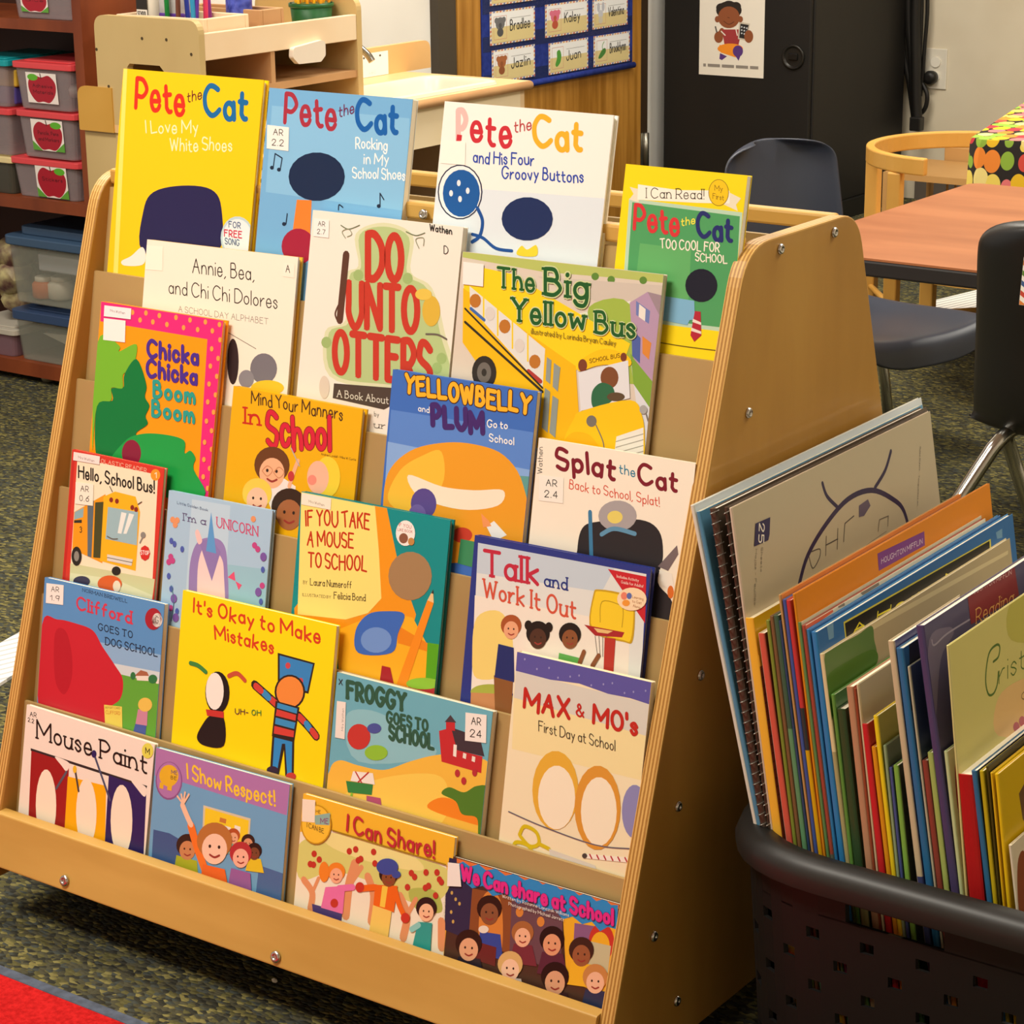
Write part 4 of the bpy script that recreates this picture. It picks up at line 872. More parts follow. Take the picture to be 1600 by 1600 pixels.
hx0, hx1 = on_y(1318, 1400, BY0 + 0.012).x, on_y(1476, 1440, BY0 + 0.012).x
NR = len(zs) - 1
def solid(i, k):
    if i < 0 or i >= NR: return False
    m_ = (outer[i][k % NC].co + outer[i][(k + 1) % NC].co) / 2
    if i == NR - 2 and m_.y < BY0 + 0.06 and hx0 < m_.x < hx1: return False
    return not (2 <= i < NR - 2 and i % 2 == 1 and k % NC % 4 == (0 if i // 2 % 2 else 2))
for i in range(NR):
    for k in range(NC):
        if not solid(i, k): continue
        k2 = (k + 1) % NC
        oa, ob_, oc, od = outer[i][k], outer[i][k2], outer[i + 1][k2], outer[i + 1][k]
        ia, ib, ic, id_ = inner[i][k], inner[i][k2], inner[i + 1][k2], inner[i + 1][k]
        bm.faces.new((oa, ob_, oc, od)); bm.faces.new((id_, ic, ib, ia))
        if not solid(i, k - 1): bm.faces.new((oa, od, id_, ia))
        if not solid(i, k + 1): bm.faces.new((ob_, ib, ic, oc))
        if not solid(i - 1, k): bm.faces.new((oa, ia, ib, ob_))
        if not solid(i + 1, k): bm.faces.new((od, oc, ic, id_))
bm.faces.new(outer[0][::-1]); bm.faces.new(inner[0])
part('wall', bm, mat('#141211', 0.5, 0.0, 0.35), bk)
bm = bmesh.new()
prf = [(0.016, 0.300), (0.0, 0.303), (-0.002, 0.316), (0.002, 0.328), (0.012, 0.335), (0.024, 0.334), (0.032, 0.326), (0.026, 0.322), (0.014, 0.326), (0.006, 0.318), (0.006, 0.306)]
R_ = [[bm.verts.new((p.x, p.y, h)) for p in resample(ring(ins, 0.14), 96)] for ins, h in prf]
for A, Cc in zip(R_, R_[1:] + R_[:1]):
    for k in range(96): bm.faces.new((A[k], A[(k + 1) % 96], Cc[(k + 1) % 96], Cc[k]))
bmesh.ops.recalc_face_normals(bm, faces=bm.faces)
part('rim', bm, mat('#201f1d', 0.45, 0.0, 0.45), bk, True)

YS = 0.150
def basket_book(label, top, rim, th, far, spine, front=None, back=None, art=(), slope=None, band=None, name='book', T=None, pages='#f1e6cc', wd=0.22, stickers=(), spiral=False, shift=0.0):
    A, Bq, B2 = on_y(*top, YS), on_y(*rim, YS), on_y(rim[0] + th, rim[1], YS)
    s = (A.x - Bq.x) / (A.z - Bq.z)
    if slope is not None: s = -slope
    xr = Bq.x + (0.335 - Bq.z) * s
    z0 = 0.034
    T = T or max(B2.x - Bq.x, 0.0025)
    v = Vector((s, 0, 1)).normalized()
    u = Vector((0, 1, 0))
    n = u.cross(v)
    O = Vector((xr + (z0 - 0.335) * s, YS + shift, z0))
    h = (A.z - z0) / v.z
    top3 = O + v * h
    if far:
        c = n.dot(top3)
        wd = hit(*far, n, c).y - YS - shift
    mw = Matrix(((u.x, v.x, n.x, O.x), (u.y, v.y, n.y, O.y), (u.z, v.z, n.z, O.z), (0, 0, 0, 1)))
    root = thing(name, label, 'pad' if 'pad' in name else 'book', mw=mw, group='books standing in the laundry basket')
    cF = n.dot(O) + T
    def uv(px, py):
        d = hit(px, py, n, cF) - O
        return d.dot(u), d.dot(v)
    front = front or spine
    sh = Sheet(uv, wd, h)
    tc = 0.0006
    si, fi, bi = sh.mi(spine), sh.mi(front), sh.mi(back or spine)
    sh.n = T
    # the two boards and a rounded spine strip
    box(sh.bm, 0.0012, wd, 0, h, T - tc, T - 0.00001, fi)
    box(sh.bm, 0.0012, wd, 0, h, 0, tc, bi)
    prof = [(0.0014, 0.0), (0.0004, T * 0.12), (0.0, T * 0.35), (0.0, T * 0.65), (0.0004, T * 0.88), (0.0014, T)]
    cuts = [(0, h, si)]
    if band:
        cuts = []
        v0 = 0
        for frac, col in band:
            cuts.append((v0, h * frac, sh.mi(col))); v0 = h * frac
        cuts.append((v0, h, si))
    for a, b, m_ in cuts:
        prism(sh.bm, prof + [(0.0022, T), (0.0022, 0)], a, b, 'y', m_, m_)
        # prism along v: coordinates are (u, n) pairs
    sh.run(art)
    link('cover', sh.bm, sh.mats, root)
    link('pages', B(0.0022, wd - 0.002, 0.001, h - 0.0016, tc, T - tc), mat(pages, 0.7), root)
    if spiral:
        bm = bmesh.new()
        for i in range(int(h / 0.011)):
            y_ = 0.01 + i * 0.011
            tube(bm, [(0.004, y_, -0.0005), (-0.003, y_ + 0.001, T * .3), (-0.003, y_ + 0.002, T * .7), (0.004, y_ + 0.003, T + 0.0005)], 0.0007, 5, 0, True, False, 3)
        link('wire_binding', bm, mat('#9a968f', 0.35, 0.8), root)
    for ops in stickers:
        st = Sheet(uv, wd, h, sh.n + 0.00012)
        st.run(ops)
        link('label_panel', st.bm, st.mats, root)
    return root

bb = basket_book
INK = '#2c2650'
bb('white edged thin notebook leaning on the rack side, leftmost in the basket', (1078, 790), (1174, 1275), 6, (1435, 628), '#d9d6c9', '#cfd6d8', pages='#e8e4d8', name='writing_pad')
bb('blue folder second from the left in the basket', (1087, 800), (1181, 1285), 7, (1436, 640), '#4f86a6', '#5a92b2', back='#e4e0d0', name='writing_pad')
bb('dark brown spiral pad with folded cover, beside the blue folder', (1108, 795), (1187, 1292), 11, (1438, 640), '#4a3d33', '#5a4c3e', pages='#e8d9c6', name='writing_pad', spiral=True)
bb('dark brown spiral pad just behind the cream chart pad', (1131, 793), (1199, 1297), 6, (1445, 648), '#43382f', '#54473a', pages='#ead9c4', name='writing_pad', spiral=True)
bb('large cream chart pad with purple circle emblem and number panel', (1144, 795), (1204, 1300), 4, (1451, 655), '#d6c3ae', '#b9ad90', pages='#e9dac2', name='writing_pad', slope=0.165, art=[
    ('L', '#2d2547', 9, [(1249, 912), (1262, 868), (1290, 820), (1325, 780), (1362, 766), (1395, 780), (1413, 800), (1425, 850)]), ('L', '#2d2547', 7, [(1285, 755), (1292, 775), (1308, 792)]), ('L', '#2d2547', 7, [(1392, 705), (1383, 735), (1367, 762)]),
    ('L', '#8a8172', 1.2, [(1310, 905), (1345, 860), (1385, 830)]), ('L', '#57504a', 2, [(1264, 870), (1270, 888), (1280, 872), (1281, 858), (1268, 862)]), ('L', '#57504a', 2, [(1290, 868), (1291, 838)], False), ('L', '#57504a', 2, [(1308, 858), (1309, 826)], False), ('L', '#57504a', 2, [(1290, 852), (1309, 842)], False), ('L', '#57504a', 2, [(1318, 846), (1320, 818), (1334, 806)], False), ('P', '#5d5568', [(1342, 790), (1356, 780), (1360, 790), (1350, 806), (1342, 808)]), ('L', '#6a6258', 1.6, [(1372, 830), (1374, 812), (1388, 806), (1387, 822)], False),
    ('T', 'Sheets', 1189, 855, 1188, 893, 6, '#8a8272', .13, 'r'), ('T', 'Hojas | Feuilles'.replace('|', '-'), 1180, 858, 1178, 945, 6, '#8a8272', .13, 'r'), ('T', 'Ruled Sheets', 1437, 698, 1436, 735, 3.5, '#3a3540', .13, 'r'), ('T', 'Tongueless on', 1435, 742, 1433, 790, 3.5, '#3a3540', .13, 'r')],
   stickers=[[('P', INK, [(1180, 818), (1203, 808), (1202, 835), (1200, 844), (1178, 854)]), ('T', '25', 1186, 818, 1185, 847, 15, '#e9e2d2', .17, 'r')]])
bb('yellow book with a brick pattern low on its cover, beside the chart pad', (1154, 964), (1207, 1303), 15, (1375, 858), '#f0b63a', '#c8931a', pages='#efe0bd', slope=0.17, art=[('P', '#d5a316', [(1154, 966), (1376, 858), (1376, 950), (1168, 1030)]), ('P', '#8a3b1c', [(1168, 1050), (1400, 950), (1420, 1320), (1180, 1400)]), *[('L', '#5d2412', 1.4, [(1160, 1062 + i * 14), (1230, 1024 + i * 14)]) for i in range(18)]])
bb('thin book with split white and red spine, beside the brick patterned one', (1184, 990), (1227, 1308), 10, (1320, 920), '#cf5a48', '#7c2f25', back='#e9d6c2', band=None)
bb('thin olive green book in front of the red and white spine', (1196, 970), (1238, 1312), 6, None, '#7d8a35', '#8a4a3a')
bb('thin brown book between two green ones in the basket', (1202, 963), (1245, 1315), 6, None, '#7a5a3a', '#7b5a40')
bb('sea green book with a tear low on its spine', (1208, 962), (1252, 1318), 8, None, '#3d5f4a', '#38504a', band=[(0.78, '#5f9268')])
bb('thin navy book right of the sea green spine', (1216, 970), (1261, 1320), 4, None, '#2e456a', '#3f5688')
bb('tall thin tan book right of the navy spine', (1216, 930), (1266, 1322), 4, (1500, 792), '#c0935a', '#d9863c', slope=0.168)
bb('tall blue book with a striped reading cover behind the red spine', (1222, 937), (1271, 1325), 6, (1510, 792), '#41579a', '#b5503a', band=[(0.9, '#41579a')])
bb('tall book with red and pink top and yellow lower spine', (1229, 939), (1277, 1327), 7, (1530, 788), '#c23a3a', '#c24a3a', band=[(0.72, '#d3a514'), (0.8, '#2f3a3a')], slope=0.168)
bb('tall orange reader with purple publisher panel on its cover', (1246, 930), (1285, 1329), 4, (1545, 782), '#d98a1e', '#dc8418', slope=0.158, stickers=[[('P', '#7d3a86', [(1371, 865), (1444, 830), (1445, 852), (1373, 892)]), ('T', 'HOUGHTON MIFFLIN', 1377, 881, 1441, 849, 8, '#e6d3dc', .13)]])
bb('thin green spined book just before the coral spine', (1243, 972), (1290, 1331), 5, (1530, 818), '#5f8a52', '#c8c2a8', slope=0.165)
bb('coral spined book with a white cover and coral corner', (1250, 977), (1296, 1333), 6, (1535, 820), '#a04a3a', '#dcd6bc', band=[(0.35, '#6a2f4a'), (0.55, '#5d6658')], slope=0.165, art=[('P', '#e0663c', [(1250, 977), (1300, 948), (1302, 956), (1262, 985)]), ('P', '#8a7d6a', [(1308, 938), (1318, 934), (1320, 946), (1310, 950)]), ('P', '#8a7d6a', [(1340, 922), (1372, 908), (1374, 914), (1348, 930)])])
bb('thin bright blue book behind the black labelled one', (1261, 984), (1303, 1336), 5, (1560, 822), '#2f7cb4', '#3a6ea8', slope=0.165)
bb('bright blue book with black title panel and yellow jagged letters', (1268, 988), (1310, 1338), 9, (1575, 813), '#2f7db8', '#2f6aa4', slope=0.165, art=[('P', '#6f9ab8', [(1292, 978), (1302, 972), (1303, 996), (1295, 1000)]), ('P', '#6f9ab8', [(1556, 832), (1566, 826), (1566, 840), (1558, 842)]), ('P', '#d8cf4a', [(1318, 972), (1548, 842), (1549, 870), (1322, 1010)]), ('P', '#1d1a18', [(1320, 974), (1546, 845), (1547, 880), (1324, 1012)]), ('T', 'A Home Map', 1332, 992, 1540, 876, 14, '#e9dc2c', .2, 'j')])
bb('worn tan book with a green patch on its cover and torn spine', (1280, 1022), (1320, 1342), 7, (1574, 865), '#dccb9c', '#bba983', slope=0.168, art=[('P', '#d9c89a', [(1280, 1020), (1575, 860), (1575, 866), (1282, 1030)]), ('S', '#5f8043', [(1289, 1022), (1310, 1008), (1340, 992), (1362, 978), (1366, 1000), (1370, 1020), (1366, 1040), (1340, 1060), (1310, 1090), (1298, 1130), (1292, 1090)]), ('S', '#4f7a2a', [(1292, 1060), (1330, 1030), (1366, 1015), (1368, 1040), (1320, 1080), (1300, 1120)])], band=[(0.5, '#4c6a22'), (0.8, '#a8a070')])
bb('thin dark green book below the green patch', (1299, 1086), (1327, 1345), 6, (1400, 1030), '#5f9040', '#3f6a3a', slope=0.155)
bb('short dark green book with torn cream corner', (1308, 1108), (1334, 1347), 13, (1400, 1060), '#2f4a2c', '#38492f', slope=0.155, band=[(0.35, '#b8a876'), (0.45, '#2f4a2c'), (0.62, '#a09a66')])
bb('pinkish brown spined book beside the torn green one', (1322, 1073), (1352, 1352), 11, (1400, 1022), '#b98a6a', '#a5583c', slope=0.152)
bb('rust brown book behind the short red one', (1337, 1077), (1363, 1355), 4, (1410, 1030), '#94452c', '#a04e36', slope=0.15)
bb('grey tan covered book behind the red and yellow spines', (1349, 1072), (1368, 1357), 3, (1440, 1010), '#d2c09a', '#a79c84', slope=0.15)
bb('short bright red spine near the middle of the basket', (1344, 1131), (1372, 1358), 10, (1400, 1095), '#c8272c', '#a3262a', slope=0.165)
bb('short orange spine between the red and yellow ones', (1360, 1167), (1384, 1361), 7, None, '#e0961e', '#d9a01e', slope=0.165)
bb('yellow spined book with an olive cover', (1364, 1119), (1392, 1363), 7, (1430, 1062), '#ecd024', '#9a9646', slope=0.162)
bb('short grey green book in front of the olive cover', (1382, 1166), (1400, 1365), 5, (1425, 1140), '#8fa47c', '#5d6a58', slope=0.15)
bb('short blue book with scuffed spine beneath the dark one', (1390, 1200), (1406, 1367), 5, None, '#4a568e', '#2c3038', slope=0.15, band=[(0.5, '#3f4a86')])
bb('short lime spined book with a black cover', (1402, 1198), (1413, 1369), 8, None, '#7fae4a', '#28302a', slope=0.15, band=[(0.4, '#3f6a34')])
bb('worn indigo book with peeling cream spine edge', (1388, 1002), (1432, 1372), 10, (1500, 935), '#c9b896', '#4a4a78', slope=0.172, band=[(0.35, '#8a7a5a'), (0.55, '#3f4672')])
bb('shiny dark blue book beside the big purple reader', (1399, 1013), (1445, 1375), 11, (1500, 955), '#2a6a9a', '#2d5f8c', slope=0.176, art=[('P', '#22222a', [(1420, 1000), (1500, 955), (1500, 1090), (1424, 1110)])])
bb('thin slate book with pale spine beside the purple reader', (1426, 1044), (1458, 1378), 4, (1460, 1020), '#b9b49a', '#3a4a66', slope=0.172)
bb('short brown red book with an orange lower spine', (1438, 1188), (1463, 1379), 9, None, '#8a4034', '#4a2a24', band=[(0.42, '#d18a2c')], slope=0.172)
bb('thin lime edged dark book left of the purple spine', (1448, 1176), (1473, 1380), 9, None, '#a3b462', '#20242a', slope=0.172)
bb('big purple reader with a crimson title panel', (1428, 977), (1484, 1383), 12, (1640, 860), '#4a4268', '#4a4468', slope=0.185, T=0.0085, art=[('S', '#6d6480', [(1452, 1000), (1480, 980), (1490, 990), (1470, 1030), (1462, 1120), (1452, 1100)]), ('L', '#9a92aa', 3, [(1456, 1000), (1460, 1008), (1480, 990), (1515, 968)])], stickers=[[('P', '#7f1c30', [(1510, 918), (1584, 880), (1592, 930), (1517, 976)]), ('T', 'HOUGHTON MIFFLIN', 1516, 931, 1580, 897, 7, '#e3c2c2', .13), ('T', 'Reading', 1525, 974, 1583, 942, 22, '#d9a05a', .09, 's')]])
bb('pale cream book with red corner before the purple spine', (1473, 1174), (1498, 1386), 6, (1530, 1110), '#c3cf9a', '#d6ccb0', slope=0.165, art=[('S', '#b8434a', [(1492, 1200), (1500, 1190), (1510, 1240), (1498, 1270)])])
bb('pale yellow green book with looping green title lettering', (1483, 1010), (1507, 1388), 3, (1660, 900), '#d9d08a', '#cfc474', slope=0.128, art=[('S', '#e0b878', [(1560, 1090), (1600, 1060), (1640, 1060), (1640, 1130), (1560, 1150)]), ('S', '#bdb452', [(1580, 940), (1640, 900), (1640, 990), (1580, 1000)]), ('L', '#52702c', 4, [(1552, 1034), (1560, 1026), (1562, 1010), (1556, 1008), (1545, 1022), (1540, 1060), (1544, 1084), (1552, 1084), (1558, 1070), (1560, 1050)]), ('T', 'risti', 1561, 1068, 1606, 1040, 34, '#52702c', .07), ('T', 'a', 1596, 1094, 1606, 1090, 20, '#7a5a2c', .08), *[('E', '#b0485a', x, y, 5, 8) for x, y in ((1588, 1136), (1597, 1127), (1607, 1118))]])
bb('thick red book standing right of the pale cream one', (1497, 1210), (1513, 1390), 24, (1620, 1110), '#b01d1e', '#a81c1e', slope=0.15, art=[('L', '#e08a7a', 2, [(1500, 1234), (1508, 1229), (1514, 1222), (1520, 1228)])])
bb('dark navy book with a bright blue spine edge', (1515, 1204), (1540, 1397), 9, (1620, 1125), '#2f6a94', '#262c48', slope=0.175)
bb('olive yellow book with a grey strip low on its spine', (1530, 1205), (1550, 1399), 7, (1620, 1130), '#c0ab1e', '#a89a1c', slope=0.16, band=[(0.3, '#a09a7c')])
bb('thin dark book between the olive and gold ones', (1547, 1199), (1559, 1400), 4, (1620, 1130), '#4a4218', '#2f2c20', slope=0.15)
bb('thin gold spine left of the wide yellow cover', (1556, 1210), (1565, 1402), 4, (1620, 1150), '#e0b41e', '#d9b81e', slope=0.15)
bb('wide bright yellow book with brown figures near the right edge', (1564, 1212), (1572, 1404), 6, (1660, 1120), '#e6c01a', '#c9a40c', slope=0.15, art=[('P', '#6a4a2a', [(1592, 1240), (1600, 1225), (1610, 1300), (1598, 1280)])])
bb('short cream book with brown drawing, front right of the basket', (1561, 1317), (1585, 1408), 5, (1640, 1225), '#e0d5bc', '#cfc0a2', slope=0.17, art=[('S', '#8a4a2a', [(1590, 1350), (1600, 1330), (1612, 1380), (1605, 1440), (1592, 1420)])])

# ------------------------------------------------------------------ bookcase with boxes, far left
YB = 1.99
XR = -1.765
bc = thing('bookcase', 'dark cherry wood bookcase holding plastic boxes, at the left edge', 'bookcase', (-2.3, 2.14, 0))
def bcp(name, *a, **k): return part(name, B(*a, **k), M_CHERRY, bc)
def bz(px, py): return on_y(px, py, YB).z
ZS1 = bz(50, 31); ZS2 = bz(60, 312); ZB = bz(40, 566)
bcp('side_panel', XR - 0.028, XR, YB, YB + 0.30, 0.03, 1.9)
bcp('side_panel', -2.93, -2.90, YB, YB + 0.30, 0.03, 1.9)
bcp('shelf', -2.90, XR - 0.028, YB + 0.004, YB + 0.29, ZS1 - 0.024, ZS1)
bcp('shelf', -2.90, XR - 0.028, YB + 0.004, YB + 0.29, ZS2 - 0.028, ZS2)
bcp('shelf', -2.90, XR - 0.028, YB + 0.004, YB + 0.29, ZB - 0.034, ZB)
bcp('shelf', -2.90, XR - 0.028, YB + 0.004, YB + 0.29, 1.86, 1.9)
part('back_board', B(-2.90, XR - 0.028, YB + 0.29, YB + 0.30, 0.03, 1.9), mat('#3a1d10', 0.6), bc)
for x in (-2.85, -2.0):
    for yy in (YB + 0.04, YB + 0.26):
        bm = bmesh.new(); lathe(bm, [(0.014, 0.0), (0.02, ZB - 0.036)], (x, yy, 0), 10)
        part('foot', bm, mat('#8d8570', 0.5), bc)

M_CLEAR = mat('#a8989a', 0.3, 0.0, 0.5, 0.40)
M_CLEAR2 = mat('#a9ab9e', 0.35, 0.0, 0.5, 0.24)
def bin_(label, x0, x1, y0, d, z0, h, lid, taper=0.16, lidh=0.018, body=M_CLEAR, group=None, apple=None, dome=False, name='storage_box'):
    """tapered tub with an overhanging lid; x0..x1 is the lid"""
    t = thing(name, label, 'box', ((x0 + x1) / 2, y0 + d / 2, z0), group)
    w = x1 - x0
    cx, cy = (x0 + x1) / 2, y0 + d / 2
    bm = bmesh.new()
    rows = []
    for f, zz in ((1 - taper, 0.0), (1 - taper * 0.94, 0.004), (0.93, h - lidh)):
        hw, hd = w / 2 * f, d / 2 * (1 - (1 - f) * 0.55)
        rows.append([bm.verts.new((cx + p[0], cy + p[1], z0 + zz)) for p in rrect(-hw, hw, -hd, hd, w * 0.09, 4)])
    nn = len(rows[0])
    for A, Cc in zip(rows, rows[1:]):
        for k in range(nn): bm.faces.new((A[k], A[(k + 1) % nn], Cc[(k + 1) % nn], Cc[k]))
    bm.faces.new(rows[0][::-1])
    b = part('tub', bm, body, t)
    m = b.modifiers.new('wall', 'SOLIDIFY'); m.thickness = 0.002
    bm = bmesh.new()
    prism(bm, rrect(x0, x1, y0, y0 + d, w * 0.1, 4), z0 + h - lidh, z0 + h - 0.004, 'z')
    prism(bm, rrect(x0 + w * .1, x1 - w * .1, y0 + w * .1, y0 + d - w * .1, w * 0.08, 4), z0 + h - 0.004, z0 + h + (0.016 if dome else -0.001), 'z')
    l = part('lid', bm, mat(lid, 0.4), t)
    m = l.modifiers.new('soft', 'BEVEL'); m.width = 0.003; m.segments = 2; m.limit_method = 'ANGLE'
    if apple:
        lx0, lx1, lz0, lz1 = apple[:4]
        fy = lambda zz: y0 + d / 2 - d / 2 * (1 - (taper - (taper - 0.07) * (zz - z0) / (h - lidh)) * 0.55) - 0.0035
        a0, a1 = Vector((lx0, fy(lz0), lz0)), Vector((lx0, fy(lz1), lz1))
        vv = (a1 - a0); hh = vv.length; vv.normalize()
        uu = Vector((1, 0, 0)); nn_ = uu.cross(vv)
        st = Sheet(lambda a, b_: (a, b_), lx1 - lx0, hh)
        W_, H_ = lx1 - lx0, hh
        st.P('#efe6e0', [(0, 0), (W_, 0), (W_, H_), (0, H_)])
        if apple[4] != 'a':
            st.P('#5fa03a', [(0, 0), (W_ * .3, 0), (0, H_ * .3)]); st.P('#5fa03a', [(W_, 0), (W_, H_ * .3), (W_ * .7, 0)])
        st.S('#a81a2c', [(W_ * a, H_ * b_) for a, b_ in ((.5, .06), (.28, .04), (.08, .35), (.07, .7), (.25, .92), (.5, .85), (.75, .92), (.95, .68), (.92, .32), (.72, .04))])
        gx = .22 if apple[4] == 'a' else .78
        st.E('#5fb02c', W_ * gx, H_ * .84, W_ * .17, H_ * .11)
        st.L('#4a2a1a', W_ * .03, [(W_ * .5, H_ * .82), (W_ * .48, H_ * .97)])
        for i, tx in enumerate(apple[5]):
            q = H_ * (.52 - .2 * i)
            st.T(tx, W_ * .2, q, W_ * .84, q, -H_ * .11, '#4a0a14', .16)
        o = link('apple_label', st.bm, st.mats, t)
        o.matrix_parent_inverse = Matrix.Translation(-t.location)
        o.matrix_basis = Matrix(((uu.x, vv.x, nn_.x, a0.x), (uu.y, vv.y, nn_.y, a0.y), (uu.z, vv.z, nn_.z, a0.z), (0, 0, 0, 1)))
    return t

YF = YB + 0.012
RED = '#d8474c'
def P_(px, py): return on_y(px, py, YF)
def apple_at(x0, y0, x1, y1, kind, lines):
    a, b = P_(x0, y1), P_(x1, y0)
    return (a.x, b.x, a.z, b.z, kind, lines)
g = 'red lidded boxes with apple labels'
specs = [((12, 247, 122, 316), 'Scissors', apple_at(57, 262, 102, 307, 'b', ['Stickers']), 'red lidded clear box with apple label, lowest of its stack on the shelf'),
         ((21, 172, 116, 247), '', apple_at(50, 190, 96, 234, 'b', ['Pencils, Pens', 'and Markers']), 'red lidded clear box with apple label, middle of its stack on the shelf'),
         ((15, 96, 111, 172), '', apple_at(42, 116, 86, 160, 'a', ['Adhesive', 'Materials']), 'red lidded clear box with leaf at left of its apple label, topmost of its stack')]
zc = ZS2 + 0.001
for (x0, y0, x1, y1), _, ap, lab in specs:
    zt = P_(60, y0).z
    bin_(lab, P_(x0, y0 + 12).x, min(P_(x1, y0 + 12).x, XR - 0.031), YF, 0.23, zc, zt - zc, RED, group=g, apple=ap)
    zc = zt + 0.0005
bin_('red lidded clear box with apple label on the upper shelf', P_(10, 8).x, XR - 0.031, YF, 0.23, ZS1 + 0.001, 0.115, RED, group=g, apple=apple_at(31, -12, 71, 18, 'b', ['Glue']))
def stackleft(label, x1px, ytop, ybot, lid, z0=None, body=M_CLEAR, w=0.16):
    x1 = P_(x1px, ytop).x
    zt = P_(5, ytop).z; zb = z0 if z0 is not None else P_(5, ybot).z
    return bin_(label, x1 - w, x1, YF, 0.23, zb, zt - zb, lid, body=body, group='boxes at the left edge of the shelf'), zt
_, z1_ = stackleft('grey box with cream lid, lowest at the left edge of the shelf', 18, 243, 310, '#dccb96', ZS2 + 0.001, mat('#4d4a40', 0.4, 0.0, 0.4, 0.8))
_, z2_ = stackleft('clear box with red lid resting on the cream lid, left edge', 14, 168, 240, RED, z1_ + 0.0005)
_, z3_ = stackleft('clear box of yellow and purple things with teal lid, left edge', 8, 92, 165, '#1597a0', z2_ + 0.0005)
tb = bmesh.new(); box(tb, P_(2, 120).x - 0.1, P_(9, 120).x, YF + 0.03, YF + 0.19, z2_ + 0.045, z2_ + 0.085, 0, 0.004); tag(link('yellow_block', tb, mat('#d0a83a', 0.5)), 'yellow packet inside the teal lidded box', 'packet')
tb = bmesh.new(); box(tb, P_(2, 150).x - 0.1, P_(9, 150).x, YF + 0.03, YF + 0.19, z2_ + 0.004, z2_ + 0.044, 0, 0.004); tag(link('purple_block', tb, mat('#4a3f86', 0.5)), 'purple packet inside the teal lidded box', 'packet')
tb = bmesh.new(); lathe(tb, [(0.002, 0), (0.020, 0.003), (0.024, 0.02), (0.018, 0.03), (0.003, 0.034)], (P_(100, 138).x - 0.004, YF + 0.05, P_(100, 157).z), 16); tag(link('tape_roll', tb, mat('#d6cdc4', 0.5)), 'white tape roll inside the topmost red lidded box', 'tape')
# lower shelf: two large blue lidded tubs
xl = P_(10, 350).x
zt = P_(60, 430 - 55).z
zl_top = P_(60, 488).z
zb2 = ZB + 0.001
bin_('frosted tub with navy lid, on the bottom shelf under another tub', P_(12, 490).x, XR - 0.031, YF, 0.26, zb2, zl_top - zb2, '#33476a', 0.14, 0.026, M_CLEAR2, 'navy lidded tubs')
zu = P_(60, 372).z
bin_('frosted tub with navy lid holding an orange and a white bottle', P_(1, 375).x, XR - 0.031, YF, 0.26, zl_top + 0.017, zu - zl_top - 0.017, '#3c5470', 0.14, 0.026, M_CLEAR2, 'navy lidded tubs', None, True)
def bottle(label, px0, px1, ytop, ybot, col, cap, y):
    a, b = on_y(px0, ybot, y), on_y(px1, ytop, y)
    r = abs(b.x - a.x) / 2
    zb = zl_top + 0.0215
    h = b.z - zb
    t = thing('paint_bottle', label, 'bottle', ((a.x + b.x) / 2, y, zb), 'paint bottles in the tub')
    bm = bmesh.new(); lathe(bm, [(r * .85, 0), (r, 0.004), (r, h * .66), (r * .8, h * .76), (r * .7, h * .78)], (0, 0, 0), 18); link('body', bm, mat(col, 0.5), t)
    bm = bmesh.new(); lathe(bm, [(r * .72, h * .78), (r * .74, h * .8), (r * .74, h * .97), (r * .66, h)], (0, 0, 0), 18); link('cap', bm, mat('#d9cfba', 0.5), t)
bottle('orange bottle with cream cap inside the upper frosted tub', 58, 81, 433, 474, '#c8682e', None, YF + 0.06)
bottle('white bottle inside the upper frosted tub', 83, 110, 433, 476, '#d2c8b2', None, YF + 0.075)
tb = bmesh.new(); box(tb, P_(44, 400).x, XR - 0.06, YF + 0.03, YF + 0.2, P_(60, 428).z, P_(60, 402).z, 0, 0.004); tag(link('folded_cloth', tb, mat('#b3b4b8', 0.8)), 'pale folded cloth in the top of the upper frosted tub', 'cloth')
tb = bmesh.new(); prism(tb, [(P_(46, 540).x, P_(46, 526).z), (P_(90, 545).x, P_(90, 548).z), (P_(104, 545).x, P_(104, 542).z), (P_(104, 535).x, P_(104, 530).z)], YF + 0.045, YF + 0.06, 'y'); tag(link('paper_scrap', tb, mat('#c9c4b2', 0.8)), 'pale folded paper inside the lower frosted tub', 'paper')
stackleft('clear lidded box of pink things at the left of the bottom shelf', 22, 512, 570, '#b9b2a4', ZB + 0.001, mat('#8a6a74', 0.4, 0.0, 0.4, 0.75), 0.2)
bg = bmesh.new()
for i in range(5):
    t_ = bmesh.new(); bmesh.ops.create_icosphere(t_, subdivisions=2, radius=0.04 + 0.008 * (i % 3))
    for v_ in t_.verts: v_.co *= 1 + 0.12 * math.sin(v_.co.x * 160 + i) * math.cos(v_.co.z * 130)
    merge(bg, t_, Matrix.Translation((P_(8, 470).x - 0.05 - 0.02 * (i % 2), YF + 0.09 + 0.02 * (i % 2), P_(8, 492).z + 0.02 + 0.028 * i)) @ Matrix.Diagonal((1.1, 1, 0.9, 1)))
tag(link('snack_bag', bg, noise_mat('mottled_green_bag', '#5d3a3a', '#b3a878', (30, 30, 30), 3, 0.5, 0.4), None, True), 'mottled green and maroon bag piled left of the frosted tubs', 'bag')

